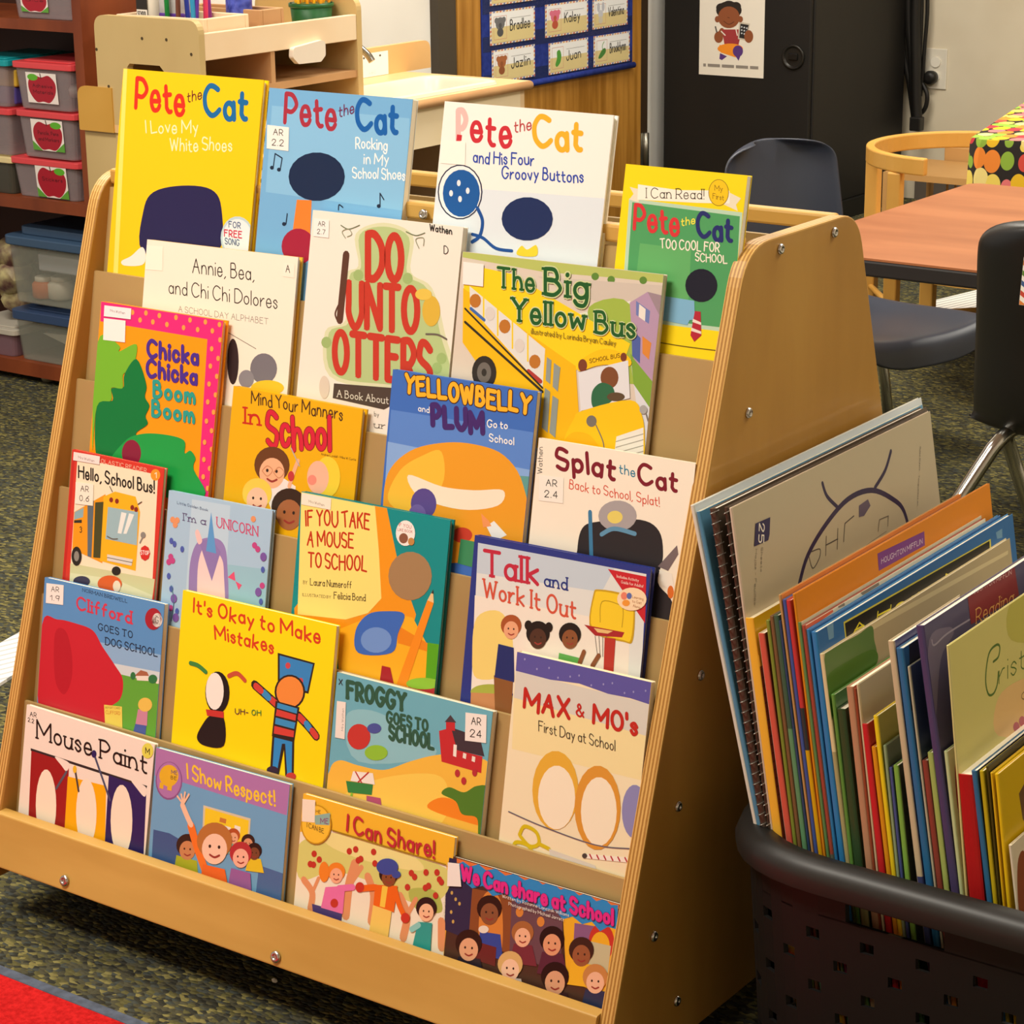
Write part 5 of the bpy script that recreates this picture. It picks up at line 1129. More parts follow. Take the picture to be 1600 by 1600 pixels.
# ------------------------------------------------------------------ play kitchen
KY = 1.95
kc = thing('play_kitchen', 'pale maple play kitchen with hutch, sink and counter by the left wall', 'play kitchen', (-1.5, 2.5, 0))
def kp(name, bm, m=M_MAPLE, smooth=False): return part(name, bm, m, kc, smooth)
KX0, KXF, KZ = -1.74, -1.31, 0.655
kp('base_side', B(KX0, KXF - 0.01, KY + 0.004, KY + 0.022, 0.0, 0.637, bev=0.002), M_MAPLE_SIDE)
kp('base_side', B(KX0, KXF - 0.01, 3.07, 3.088, 0.0, 0.637), M_MAPLE)
kp('base_front', B(KXF - 0.028, KXF - 0.01, KY + 0.022, 3.07, on_x(662, 231, KXF - 0.01).z, 0.637), noise_mat('lit_maple_front', '#f0deb8', '#f5e6c6', (2, 2, 2), 3, 0.45, 0.3, 2.0))  # paler than the other maple: bright light on this front painted into the colour
kp('base_front', B(KXF - 0.028, KXF - 0.01, KY + 0.022, 3.07, 0.0, 0.10), M_MAPLE)
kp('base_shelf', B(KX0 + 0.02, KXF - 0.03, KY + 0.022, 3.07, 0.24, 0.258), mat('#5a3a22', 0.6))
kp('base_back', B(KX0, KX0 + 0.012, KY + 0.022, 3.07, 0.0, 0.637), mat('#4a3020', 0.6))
# counter with an opening for the basin
bx0, bx1, by0, by1 = on_z(700, 150, KZ).x - 0.25, KXF - 0.035, 2.56, on_z(732, 128, KZ).y
bm = bmesh.new()
for a in ((KX0, bx0, KY, 3.10), (bx1, KXF, KY, 3.10), (bx0, bx1, KY, by0), (bx0, bx1, by1, 3.10)):
    box(bm, a[0], a[1], a[2], a[3], KZ - 0.018, KZ)
kp('counter', bm, noise_mat('counter_maple', '#ddb680', '#e9c690', (2, 2, 2), 3, 0.4, 0.4, 2.0))
bm = bmesh.new()
tube(bm, [(KXF, KY, KZ - 0.011), (KXF, 3.10, KZ - 0.011)], 0.011, 12, 0, False)
kp('counter_edge', bm, M_MAPLE_EDGE)
bm = bmesh.new()
lev = [(-0.014, KZ + 0.0005), (-0.012, KZ + 0.008), (-0.004, KZ + 0.011), (0.008, KZ + 0.009), (0.014, KZ - 0.002), (0.022, KZ - 0.06), (0.05, KZ - 0.085)]
rr = [[bm.verts.new((p[0], p[1], zz)) for p in rrect(bx0 + i_, bx1 - i_, by0 + i_, by1 - i_, 0.045, 6)] for i_, zz in lev]
nn = len(rr[0])
for A, Cc in zip(rr, rr[1:]):
    for k in range(nn): bm.faces.new((A[k], A[(k + 1) % nn], Cc[(k + 1) % nn], Cc[k]))
bm.faces.new(rr[-1])
kp('sink_basin', bm, mat('#e0d8c6', 0.3), True)
bm = bmesh.new()
p0 = on_y(560, 100, 2.80); p0 = Vector((-1.64, 2.62, KZ))
tube(bm, [(-1.62, 2.66, KZ), (-1.62, 2.66, KZ + 0.10), (-1.60, 2.665, KZ + 0.13), (-1.56, 2.68, KZ + 0.128), (-1.52, 2.70, KZ + 0.095), (-1.505, 2.705, KZ + 0.075)], 0.009, 12)
kp('faucet', bm, mat('#b8b8b6', 0.18, 1.0), True)
bm = bmesh.new()
pa, pb = on_x(577, 73, -1.7), on_x(677, 62, -1.7)
prism(bm, rounded([(2.2, KZ), (pb.y, KZ), (pb.y, pb.z), (2.2, pb.z)], [0, 0, 0.03, 0]), KX0 + 0.012, KX0 + 0.03, 'x')
kp('backsplash', bm, noise_mat('backsplash_maple', '#ddae70', '#e8bd80', (2, 2, 2), 3, 0.4, 0.4, 2.0))
bm = bmesh.new()
qa, qb = on_y(122, 133, KY), on_y(131, 203, KY)
prism(bm, rounded([(qa.x, KZ - 0.018), (-1.64, KZ - 0.018), (-1.64, qa.z), (qa.x, qa.z)], [0.004, 0, 0, 0.025]), KY - 0.004, KY + 0.004 - 0.0005, 'y')
kp('end_board', bm, noise_mat('golden_maple', '#c4933c', '#cfa04a', (2, 2, 2), 3, 0.45, 0.35, 2.0))
# hutch
HX0, HX1, HZ = -1.685, -1.372, 0.895
HY1 = 2.505
def side(y0, zt, name, m, hole):
    bm = bmesh.new()
    out = rounded([(HX0, KZ), (HX1, KZ), (HX1, zt), (HX0, zt)], [0, 0, 0.03, 0.03], 6)
    if hole:
        hx0_, hx1_ = on_y(199, 110, y0).x, on_y(256, 110, y0).x
        hz0, hz1 = on_y(225, 150, y0).z, on_y(225, 101, y0).z
        # frame around a hand hole: four strips
        prism(bm, [(HX0, KZ), (hx0_, KZ), (hx0_, zt), *[p for p in out if p[0] < hx0_ and p[1] > zt - 0.031][::1]], y0, y0 + 0.018, 'y')
        prism(bm, [(hx1_, KZ), (HX1, KZ), *[p for p in out if p[0] > hx1_ and p[1] > zt - 0.031], (hx1_, zt)], y0, y0 + 0.018, 'y')
        box(bm, hx0_, hx1_, y0, y0 + 0.018, KZ, hz0)
        prism(bm, [(hx0_, hz1 - 0.008), (hx0_ + 0.008, hz1), (hx1_ - 0.012, hz1), (hx1_, hz1 - 0.012), (hx1_, zt), (hx0_, zt)], y0, y0 + 0.018, 'y')
    else:
        prism(bm, out, y0, y0 + 0.018, 'y')
    return kp(name, bm, m)
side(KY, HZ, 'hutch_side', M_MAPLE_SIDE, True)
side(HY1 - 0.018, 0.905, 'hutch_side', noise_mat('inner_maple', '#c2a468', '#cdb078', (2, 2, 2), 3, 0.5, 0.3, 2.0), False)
Y0h, Y1h = KY + 0.018, HY1 - 0.018
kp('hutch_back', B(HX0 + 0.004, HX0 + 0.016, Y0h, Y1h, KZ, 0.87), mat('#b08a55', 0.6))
kp('hutch_front_rail', B(HX1 - 0.016, HX1 - 0.001, Y0h, Y1h, 0.808, 0.866, bev=0.0015), noise_mat('lit_maple', '#eed2ac', '#f3dcba', (2, 2, 2), 3, 0.45, 0.3, 2.0))  # rail lightened too, the light falling on it put into its colour
kp('hutch_tray', B(HX0 + 0.016, HX1 - 0.016, Y0h, Y1h, 0.808, 0.818), M_MAPLE)
kp('hutch_shelf', B(HX0 + 0.016, HX1 - 0.003, Y0h, Y1h, 0.722, 0.738), M_MAPLE_EDGE)
kp('hutch_divider', B(HX0 + 0.016, HX1 - 0.004, 2.185, 2.199, 0.738, 0.808), M_MAPLE_EDGE)
for px, py in ((151, 77), (222, 60), (260, 62), (299, 85), (170, 135), (173, 183)):
    p = on_y(px, py, KY)
    bm = bmesh.new(); lathe(bm, [(0.0035, -0.0008), (0.0035, 0.002)], (p.x, KY, p.z), 10, 0, 'y')
    kp('screw', bm, mat('#4a3d26', 0.6))
# things in and on the hutch
ob = bmesh.new()
yb0, yb1 = 2.03, on_x(413, 40, HX1 - 0.03).y
for a in ((HX0 + 0.02, HX1 - 0.03, 2.00, 2.012), (HX0 + 0.02, HX1 - 0.03, 2.135, 2.147), (HX0 + 0.02, HX0 + 0.032, 2.012, 2.135), (HX1 - 0.042, HX1 - 0.03, 2.012, 2.135)):
    box(ob, a[0], a[1], a[2], a[3], 0.8185, 0.893, 0, 0.002)
box(ob, HX0 + 0.02, HX1 - 0.03, 2.0, 2.147, 0.8182, 0.824)
tag(link('marker_tray', ob, noise_mat('lit_maple', '#eed2ac', '#f3dcba')), 'pale wooden marker tray on the left of the hutch top', 'tray')
ob = bmesh.new()
for a in ((HX0 + 0.03, HX1 - 0.035, 2.19, 2.20), (HX0 + 0.03, HX1 - 0.035, 2.262, 2.272), (HX0 + 0.03, HX0 + 0.04, 2.20, 2.262), (HX1 - 0.045, HX1 - 0.035, 2.20, 2.262)):
    box(ob, a[0], a[1], a[2], a[3], 0.8185, 0.897, 0, 0.002)
box(ob, HX0 + 0.03, HX1 - 0.035, 2.19, 2.272, 0.8182, 0.824)
tag(link('wooden_caddy', ob, M_MAPLE_EDGE), 'small brown edged wooden caddy beside the green pencil cup', 'caddy')
def marker(px, py, col, lean, k, label, tip='#e9e2dc', ln=0.14):
    x = HX1 - 0.075 - 0.05 * (k % 3)
    p = on_x(px, py, x)
    y = min(max(p.y, 2.02), 2.128)
    t = thing('marker', label, 'marker', (x, y, 0.826), 'markers in the wooden tray')
    t.rotation_euler = (-lean * 0.35, lean * 0.12, 0)
    bm = bmesh.new(); lathe(bm, [(0.0045, 0.035), (0.0055, 0.036), (0.0055, ln), (0.0045, ln + 0.003)], (0, 0, 0), 10); link('barrel', bm, mat(col, 0.4), t)
    bm = bmesh.new(); lathe(bm, [(0.004, 0), (0.0058, 0.002), (0.0058, 0.035), (0.005, 0.0355)], (0, 0, 0), 10); link('cap', bm, mat(tip, 0.5), t)
for i, (px, col, ln_, lab) in enumerate(((230, '#5a35a0', .5, 'purple marker leaning left in the tray, beside the grey bag'), (250, '#6a4034', .2, 'brown marker second from left in the tray'), (262, '#14803a', -.1, 'green marker in the middle of the tray'), (281, '#2f93c4', -.2, 'light blue marker right of the green one'), (295, '#2b3fa8', -.3, 'dark blue marker right of the light blue one'), (310, '#2f9a3c', .1, 'green marker right of the dark blue one'), (320, '#e8406c', .2, 'hot pink marker in the tray'), (340, '#8a2f8a', -.4, 'magenta marker at the right end of the tray'))):
    marker(px, 20, col, ln_ * 0.4, i, lab)
def cup(label, px, y, x, r, h, col, z0, name, fill):
    t = thing(name, label, 'cup', (x, y, z0))
    bm = bmesh.new(); lathe(bm, [(r * .82, 0), (r * .86, 0.003), (r, h), (r * .92, h), (r * .8, 0.008)], (0, 0, 0), 24); link('wall', bm, mat(col, 0.45), t)
    bm = bmesh.new(); lathe(bm, [(r * 1.0, h - 0.01), (r * 1.06, h - 0.008), (r * 1.06, h), (r * .93, h)], (0, 0, 0), 24); link('rim', bm, mat(col, 0.4), t)
    return t
pc = on_x(487, 30, HX1 - 0.09)
cup('green pencil cup on the hutch top, filled with yellow pencils', 487, pc.y, HX1 - 0.09, 0.050, 0.075, '#1f5a2c', 0.8185, 'pencil_cup', None)
rp = random.Random(3)
for i in range(18):
    a = i * 2.39996; q = 0.034 * math.sqrt((i + .5) / 18)
    t = thing('pencil', 'yellow pencil standing in the green cup', 'pencil', (HX1 - 0.09 + q * math.cos(a), pc.y + q * math.sin(a), 0.829), 'yellow pencils in the green cup')
    t.rotation_euler = (-q * 4 * math.sin(a), q * 4 * math.cos(a), 0)
    L_ = 0.12 + 0.015 * rp.random()
    bm = bmesh.new(); lathe(bm, [(0.0036, 0), (0.0036, L_)], (0, 0, 0), 6); link('shaft', bm, mat(rp.choice(['#f2b21c', '#f5bd2c', '#ef9f1c']), 0.4), t)
bp_ = on_x(398, 5, HX1 - 0.10)
t = thing('glitter_jar', 'dark blue swirled jar on the wooden caddy', 'jar', (HX1 - 0.11, 2.205, 0.826))
bm = bmesh.new(); lathe(bm, [(0.026, 0), (0.030, 0.004), (0.030, 0.10), (0.024, 0.112)], (0, 0, 0), 18); link('body', bm, noise_mat('blue_swirl', '#1c2a86', '#5a6ad0', (60, 20, 40), 2, 0.2, 0.6), t)
t = thing('glue_bottle', 'white glue bottle with black and orange label on the left of the hutch', 'bottle', (HX0 + 0.075, 2.05, 0.8245))
bm = bmesh.new(); lathe(bm, [(0.024, 0), (0.027, 0.004), (0.027, 0.12), (0.020, 0.14), (0.010, 0.148)], (0, 0, 0), 18, 0, 'z', 1, .7); link('body', bm, mat('#ddd6c8', 0.4), t)
bm = bmesh.new(); lathe(bm, [(0.010, 0.148), (0.011, 0.15), (0.005, 0.185)], (0, 0, 0), 14); link('cap', bm, mat('#e0702c', 0.4), t)
gs = Sheet(lambda a, b_: (a, b_), 0.034, 0.08)
gs.P('#2b2623', [(0, 0), (.034, 0), (.034, .08), (0, .08)]); gs.P('#ece6dc', [(.001, .030), (.033, .030), (.033, .048), (.001, .048)]); gs.P('#cfd3d0', [(.002, .008), (.02, .008), (.02, .026), (.002, .026)]); gs.P('#d95a34', [(.021, .002), (.033, .002), (.033, .026), (.021, .026)]); gs.T('SCHOOL', .004, .034, .030, .034, -.010, '#2b2623', .16)
o = link('label', gs.bm, gs.mats, t); o.matrix_parent_inverse = Matrix.Identity(4); o.location = (-0.020, -0.0205, 0.03); o.rotation_euler = (math.pi / 2, 0, 0)
t = thing('wipes_pack', 'grey and purple plastic pack behind the markers', 'packet', (-1.58, 2.075, 0.8245))
bm = bmesh.new(); box(bm, -0.055, 0.06, -0.02, 0.02, 0, 0.16, 0, 0.012); link('body', bm, noise_mat('crinkled_grey', '#a9a6a8', '#c9c6c6', (20, 20, 20)), t)
bm = bmesh.new(); box(bm, -0.0555, 0.0605, -0.021, 0.021, 0.052, 0.080, 0, 0.012); link('band', bm, mat('#5f3a9a', 0.4), t)
# under the tray
t = thing('clear_bowl', 'clear plastic scoop hanging under the hutch rail', 'bowl', (HX1 - 0.02, 2.30, 0.784))
bm = bmesh.new(); pr = rounded([(2.245, 0.808), (2.243, 0.790), (2.262, 0.774), (2.34, 0.772), (2.357, 0.785), (2.357, 0.815), (2.345, 0.820), (2.25, 0.812)], 0.008, 4)
prism(bm, pr, HX1 - 0.0009, HX1 + 0.012, 'x'); part('bowl', bm, mat('#efe3d2', 0.3), t)
t = thing('teal_cup', 'teal cup standing on the hutch shelf beside the divider', 'cup', (HX1 - 0.10, 2.248, 0.7385))
bm = bmesh.new(); lathe(bm, [(0.022, 0), (0.024, 0.003), (0.030, 0.064), (0.028, 0.064), (0.021, 0.006)], (0, 0, 0), 20); link('wall', bm, mat('#6a9488', 0.4), t)
# note taped to the backsplash
yl_, yr_, zt_ = on_x(567, 100, KX0 + 0.031).y - 0.03, on_x(607, 100, KX0 + 0.031).y, on_x(604, 79, KX0 + 0.031).z
nt_ = Sheet(lambda a, b_: (a * (yr_ - yl_) / .13, b_ * (zt_ - KZ - 0.001) / .105), yr_ - yl_, zt_ - KZ - 0.001)
nt_.P('#f7f5f0', [(0, 0), (.13, 0), (.13, .105), (0, .105)]); nt_.L('#cfd6e4', .0015, [(.03, .06), (.04, .035), (.065, .025), (.09, .035), (.105, .06), (.1, .078)]); nt_.P('#e0563c', [(.0, .082), (.018, .084), (.018, .089), (0, .087)]); nt_.E('#5a5a50', .034, .086, .004, .005); nt_.E('#5a5a50', .098, .088, .004, .005); nt_.T('ABC', .05, .012, .08, .012, -.008, '#a8b4cc', .13)
o = link('drawing', nt_.bm, nt_.mats); tag(o, 'white paper drawing taped to the backsplash behind the faucet', 'paper')
o.matrix_world = Matrix.Translation((KX0 + 0.0305, yl_, KZ + 0.001)) @ Matrix(((0, 0, 1, 0), (1, 0, 0, 0), (0, 1, 0, 0), (0, 0, 0, 1)))

# ------------------------------------------------------------------ pocket chart of name cards on the door
XC = XW + 0.036
ch = thing('pocket_chart', 'dark blue fabric pocket chart hanging on the wooden door', 'chart', (XC, 4.25, 0.5))
M_NAVY = noise_mat('navy_fabric', '#1f2f7c', '#28398c', (60, 60, 60), 2, 0.7, 0.2)
cy0, cy1 = on_x(753, 60, XC + 0.004).y, on_x(988, 60, XC + 0.004).y
cz0 = on_x(905, 118, XC + 0.004).z
part('fabric', B(XC + 0.0005, XC + 0.004, cy0, cy1, cz0, 1.5), M_NAVY, ch)
bm = bmesh.new(); tube(bm, [(XC + 0.010, cy0, cz0 + 0.004), (XC + 0.010, cy1, cz0 + 0.004)], 0.010, 10, 0, False)
part('bottom_rod', bm, M_NAVY, ch)
for py in (119, 62, 5, -52):
    zz = on_x(888, py, XC + 0.006).z
    part('pocket', B(XC + 0.0042, XC + 0.0052, cy0 + 0.004, cy1 - 0.004, zz, zz + 0.045), mat('#26324f', 0.25, 0, .5, 0.25), ch)
def name_card(TL, BR, word, blob, label):
    a, b = on_x(*TL, XC + 0.007), on_x(*BR, XC + 0.007)
    w, h = b.y - a.y, a.z - b.z
    o0 = Vector((XC + 0.0062, a.y, b.z))
    t = thing('name_card', label, 'card', mw=Matrix(((0, 0, 1, o0.x), (1, 0, 0, o0.y), (0, 1, 0, o0.z), (0, 0, 0, 1))), group='name cards in the pocket chart')
    st = Sheet(lambda x, y: (x * w, y * h), w, h, 0.0006)
    box(st.bm, 0, w, 0, h, 0, 0.0006, st.mi('#e6dcc6'))
    P = st.P
    P('#e8dfd2', [(0, 0), (1, 0), (1, 1), (0, 1)])
    for i in range(14):
        c = ('#c9604a', '#5f6fb4', '#d99a4a')[i % 3]
        x = i / 14
        for y0 in (0, 0.955): P(c, [(x, y0), (x + .035, y0), (x + .045, y0 + .045), (x + .01, y0 + .045)])
    for i in range(8):
        c = ('#c9604a', '#5f6fb4', '#d99a4a')[i % 3]
        for x0 in (0, 0.972): P(c, [(x0, i / 8), (x0 + .028, i / 8 + .02), (x0 + .028, i / 8 + .08), (x0, i / 8 + .06)])
    P('#eceef0', [(.035, .52), (.965, .52), (.965, .94), (.035, .94)])
    P('#d9c890', [(.035, .06), (.965, .06), (.965, .52), (.035, .52)])
    st.L('#c98a7a', .015, [(.08, .18), (.08, .84), (.36, .84), (.36, .16), (.08, .16)], False)
    blob(st)
    st.T(word, .44, .38, .88 if len(word) > 5 else .80, .40, -.30, '#2b2a2c', .13)
    st.L('#77777a', .012, [(.44, .74), (.9, .74)], False)
    link('print', st.bm, st.mats, t)
    return t
def animal(c, c2, ears):
    def f(s):
        if ears: s.E(c, .14, .72, .045, .09); s.E(c, .30, .72, .045, .09)
        s.E(c, .22, .62, .10, .19); s.E(c2, .22, .36, .07, .13); s.E(c2, .22, .56, .035, .08)
    return f
def bean(s): s.S('#4f9a3c', [(.16, .3), (.2, .22), (.28, .34), (.31, .55), (.27, .74), (.2, .7), (.2, .5)])
def sprout(s):
    s.S('#3f7f34', [(.12, .28), (.2, .26), (.32, .42), (.31, .56), (.22, .52)]); s.L('#4f9a3c', .03, [(.24, .5), (.23, .66), (.28, .78)])
def rabbit(s):
    s.E('#b9bcc9', .16, .74, .04, .16); s.E('#b9bcc9', .29, .74, .04, .16); s.E('#c4c8d2', .22, .5, .07, .14); s.E('#c9c4b4', .22, .3, .06, .13)
name_card((765.2, 19), (836, 61), 'Bradlee', animal('#6d6e72', '#4f5054', True), 'name card with a grey bear picture, upper left in the blue chart')
name_card((851.8, 7.8), (918.8, 49), 'Kaley', animal('#d8708c', '#b8543c', True), 'name card with a pink animal picture, upper middle of the blue chart')
name_card((926, .8), (980.5, 38), 'Valentina', rabbit, 'name card with a pale rabbit eared picture, upper right of the blue chart')
name_card((768.4, 79.6), (836, 119), 'Jazlin', animal('#a8653c', '#8f5230', True), 'name card with a brown bear picture, lower left of the blue chart')
name_card((857.3, 68.3), (919, 106.4), 'Juan', bean, 'name card with a green bean picture, lower middle of the blue chart')
name_card((927.7, 57.2), (983.8, 95), 'Brooklynn', sprout, 'name card with a sprouting green seed picture, lower right of the blue chart')
name_card((765, -41), (837, 0), 'A', animal('#c9a03c', '#b98a2c', False), 'name card cut by the top edge of view above the grey bear card')

# ------------------------------------------------------------------ black cabinet, poster, cords, outlet
YC = 4.80
cx0, cx1 = on_y(1034, 150, YC).x, on_y(1268, 150, YC).x
M_CAB = noise_mat('black_enamel', '#191715', '#1f1c19', (3, 3, 1), 3, 0.55, 0.3)
cab = thing('storage_cabinet', 'tall black metal storage cabinet against the back wall', 'cabinet', ((cx0 + cx1) / 2, 5.1, 0))
part('body', B(cx0, cx1, YC + 0.012, YC + 0.66, 0.06, 1.95, bev=0.004), M_CAB, cab)
part('plinth', B(cx0 + 0.01, cx1 + 0.012, YC + 0.02, YC + 0.66, 0.0, 0.06), mat('#131210', 0.6), cab)
dx0, dx1 = on_y(1040, 150, YC).x, cx1 - 0.006
dcab = part('door', B(dx0, dx1, YC - 0.006, YC + 0.011, 0.075, 1.93, bev=0.004), M_CAB, cab)
lp = on_y(1244, 89, YC)
bm = bmesh.new()
lathe(bm, [(0.040, -0.0065), (0.040, -0.011), (0.036, -0.014), (0.031, -0.011), (0.029, -0.0068)], (lp.x - 0.006, YC, lp.z), 28, 0, 'y')
o = link('latch', bm, mat('#24221f', 0.35, 0.3)); o.parent = dcab
bm = bmesh.new(); box(bm, lp.x - 0.022, lp.x + 0.010, YC - 0.014, YC - 0.007, lp.z - 0.010, lp.z + 0.012, 0, 0.003)
o = link('latch_paddle', bm, mat('#1a1816', 0.35, 0.3)); o.parent = dcab
ps = Sheet(lambda a, b_: ((on_y(a, b_, YC - 0.0072) - on_y(1092, 113, YC - 0.0072)).x, (on_y(a, b_, YC - 0.0072) - on_y(1092, 113, YC - 0.0072)).z + 0.006), 0.245, 0.30)
box(ps.bm, 0, 0.240, 0, 0.30, -0.0005, 0, ps.mi('#e9e2d4', 0.6))
sk = '#8f5233'
ps.L(sk, 9, [(1128, 48), (1124, 56)]); ps.P('#a03a3c', [(1128, 46), (1160, 46), (1158, 52), (1154, 70), (1132, 70)]); ps.L('#e6dccf', 2, [(1127, 49), (1133, 55)]); ps.L('#e6dccf', 2, [(1150, 46), (1152, 55)])
ps.E('#f0922c', 1141, 76, 20, 8); ps.P('#f0922c', [(1124, 70), (1150, 74), (1150, 90), (1126, 82)]); ps.P('#5a3a80', [(1125, 83), (1136, 88), (1128, 94), (1124, 92)]); ps.E('#5a3a80', 1153, 80, 8, 9); ps.P('#5a3a80', [(1147, 84), (1160, 80), (1154, 95)])
ps.P('#c9bfae', [(1155, 34), (1172, 37), (1167, 64), (1153, 61)]); ps.P('#2c2a2b', [(1157, 37), (1170, 39), (1165, 61), (1155, 59)]); [ps.E('#cfd3d8', 1159 + 4 * i, 42 + 5 * j + i, 1.3, 1.3, 8) for i in range(3) for j in range(3)]
ps.E(sk, 1123, 58, 7, 9); ps.E(sk, 1170, 57, 7, 10); ps.L('#5a5450', 2.5, [(1118, 42), (1120, 50)])
ps.E('#2e2622', 1139, 16, 20, 14); ps.E('#2e2622', 1127, 12, 8, 7); ps.E('#2e2622', 1139, 7, 9, 6); ps.E('#2e2622', 1150, 10, 8, 7); ps.E(sk, 1121, 30, 4, 5); ps.E(sk, 1157, 30, 4, 5); ps.E(sk, 1139, 27, 17, 17); ps.L('#5a2c1c', 1.2, [(1131, 33), (1139, 38), (1147, 34)]); ps.L('#5a2c1c', 1, [(1137, 27), (1140, 28)])
for x0, x1 in ((1099, 1103), (1106, 1125), (1128, 1147), (1150, 1169), (1172, 1185)): ps.P('#8f8880', [(x0, 99 + (x0 - 1099) * .055), (x1, 99 + (x1 - 1099) * .055), (x1, 103.5 + (x1 - 1099) * .055), (x0, 103.5 + (x0 - 1099) * .055)])
o = link('poster', ps.bm, ps.mats); tag(o, 'white poster of a seated child holding a tablet, taped on the black cabinet', 'poster')
p0 = on_y(1092, 113, YC - 0.0072); o.matrix_world = Matrix.Translation((p0.x, YC - 0.0072, p0.z - 0.006)) @ Matrix(((1, 0, 0, 0), (0, 0, -1, 0), (0, 1, 0, 0), (0, 0, 0, 1)))
a, b = on_y(1447, 75, YW - 0.003), on_y(1478, 140, YW - 0.003)
ou = thing('wall_outlet', 'white wall outlet with a black plug, beside the black cabinet', 'outlet', (a.x, YW, b.z))
bm = bmesh.new(); box(bm, a.x, b.x, YW - 0.006, YW - 0.0005, b.z, a.z, 0, 0.002); part('plate', bm, mat('#d9d3c4', 0.4), ou)
mxo = (a.x + b.x) / 2
for f in (.33, .68):
    zz = b.z + (a.z - b.z) * (1 - f)
    bm = bmesh.new(); lathe(bm, [(0.018, -0.0105), (0.018, -0.006)], (mxo, YW, zz), 18, 0, 'y'); so = part('socket', bm, mat('#e2ddd0', 0.4), ou)
    bm = bmesh.new()
    for dx in (-0.007, 0.005): box(bm, mxo + dx, mxo + dx + 0.002, YW - 0.0112, YW - 0.0106, zz - 0.002, zz + 0.009)
    box(bm, mxo - 0.002, mxo + 0.003, YW - 0.0112, YW - 0.0106, zz - 0.012, zz - 0.007)
    o = link('slots', bm, mat('#2a2622', 0.6)); o.parent = so; o.matrix_parent_inverse = Matrix.Translation(-ou.location)
M_CORD = mat('#171513', 0.45)
YD = YW - 0.045
def cord(label, pts, r=0.009, yo=0.0):
    bm = bmesh.new()
    tube(bm, [on_y(px, py, YD - yo) for px, py in pts], r, 8)
    o = link('hanging_cable', bm, M_CORD)
    return tag(o, label, 'cord', 'black cords hanging beside the cabinet')
cl = 'black cord hanging in the bundle between the cabinet and the outlet'
cord(cl, [(1412, -30), (1410, 40), (1414, 90), (1422, 130), (1428, 175), (1432, 200)], 0.013)
cord(cl, [(1420, -30), (1421, 40), (1426, 100), (1428, 150), (1431, 195)], 0.016, 0.02)
cord(cl, [(1432, -30), (1430, 40), (1431, 100), (1432, 160), (1434, 198)], 0.018, 0.03)
cord(cl, [(1440, -30), (1438, 40), (1436, 90), (1435, 150), (1436, 190)], 0.010, 0.01)
cord('thin black cord nearest the outlet, hanging from above', [(1449, -30), (1449, 20), (1445, 70), (1442, 110), (1438, 150)], 0.007, 0.0)
pk = on_y(1455, 121, YW - 0.02)
bm = bmesh.new()
lathe(bm, [(0.008, -0.045), (0.020, -0.043), (0.024, -0.030), (0.022, -0.0115)], (pk.x, YW, pk.z), 18, 0, 'y')
tube(bm, [(pk.x - 0.01, YW - 0.035, pk.z), (pk.x - 0.035, YW - 0.04, pk.z + 0.002), on_y(1448, 145, YD), on_y(1447, 165, YD), on_y(1440, 176, YD), on_y(1434, 172, YD)], 0.008, 8)
tag(link('plugged_cable', bm, M_CORD), 'black plug in the lower socket with a looped cord', 'cord')
bm = bmesh.new(); pa, pb = on_y(1424, 182, YD - 0.05), on_y(1440, 205, YD - 0.05)
box(bm, pa.x, pb.x, YD - 0.066, YD - 0.03, pb.z, pa.z, 0, 0.004)
tag(link('power_adapter', bm, mat('#1c1a18', 0.4)), 'black power adapter at the bottom of the cord bundle', 'adapter')

# ------------------------------------------------------------------ the classroom table
ZT = 0.56
tx0, ty0, ty1 = 0.072, 1.886, 2.742
tb = thing('classroom_table', 'terracotta laminate table with black edge behind the book rack', 'table', (0.65, 2.3, 0))
m = noise_mat('terracotta_laminate', '#a0623f', '#b4734c', (1.2, 6, 1), 3, 0.38, 0.4, 2.0)
ol = rrect(tx0, 1.35, ty0, ty1, 0.03, 4)
bm = bmesh.new(); prism(bm, ol, ZT - 0.004, ZT, 'z'); part('tabletop', bm, m, tb)
bm = bmesh.new(); prism(bm, rrect(tx0 - 0.002, 1.352, ty0 - 0.002, ty1 + 0.002, 0.032, 4), ZT - 0.033, ZT - 0.0042, 'z')
o = part('edge_band', bm, mat('#2a2829', 0.5), tb); md = o.modifiers.new('soft', 'BEVEL'); md.width = 0.004; md.segments = 2; md.limit_method = 'ANGLE'
for x, yy in ((0.19, 1.98), (1.25, 1.98), (0.62, 2.66), (1.25, 2.66)):
    bm = bmesh.new(); tube(bm, [(x, yy, 0.02), (x, yy, ZT - 0.033)], 0.014, 10, 0, False); lathe(bm, [(0.02, 0), (0.018, 0.02)], (x, yy, 0), 10)
    part('leg', bm, mat('#8f8d88', 0.25, 1.0), tb)

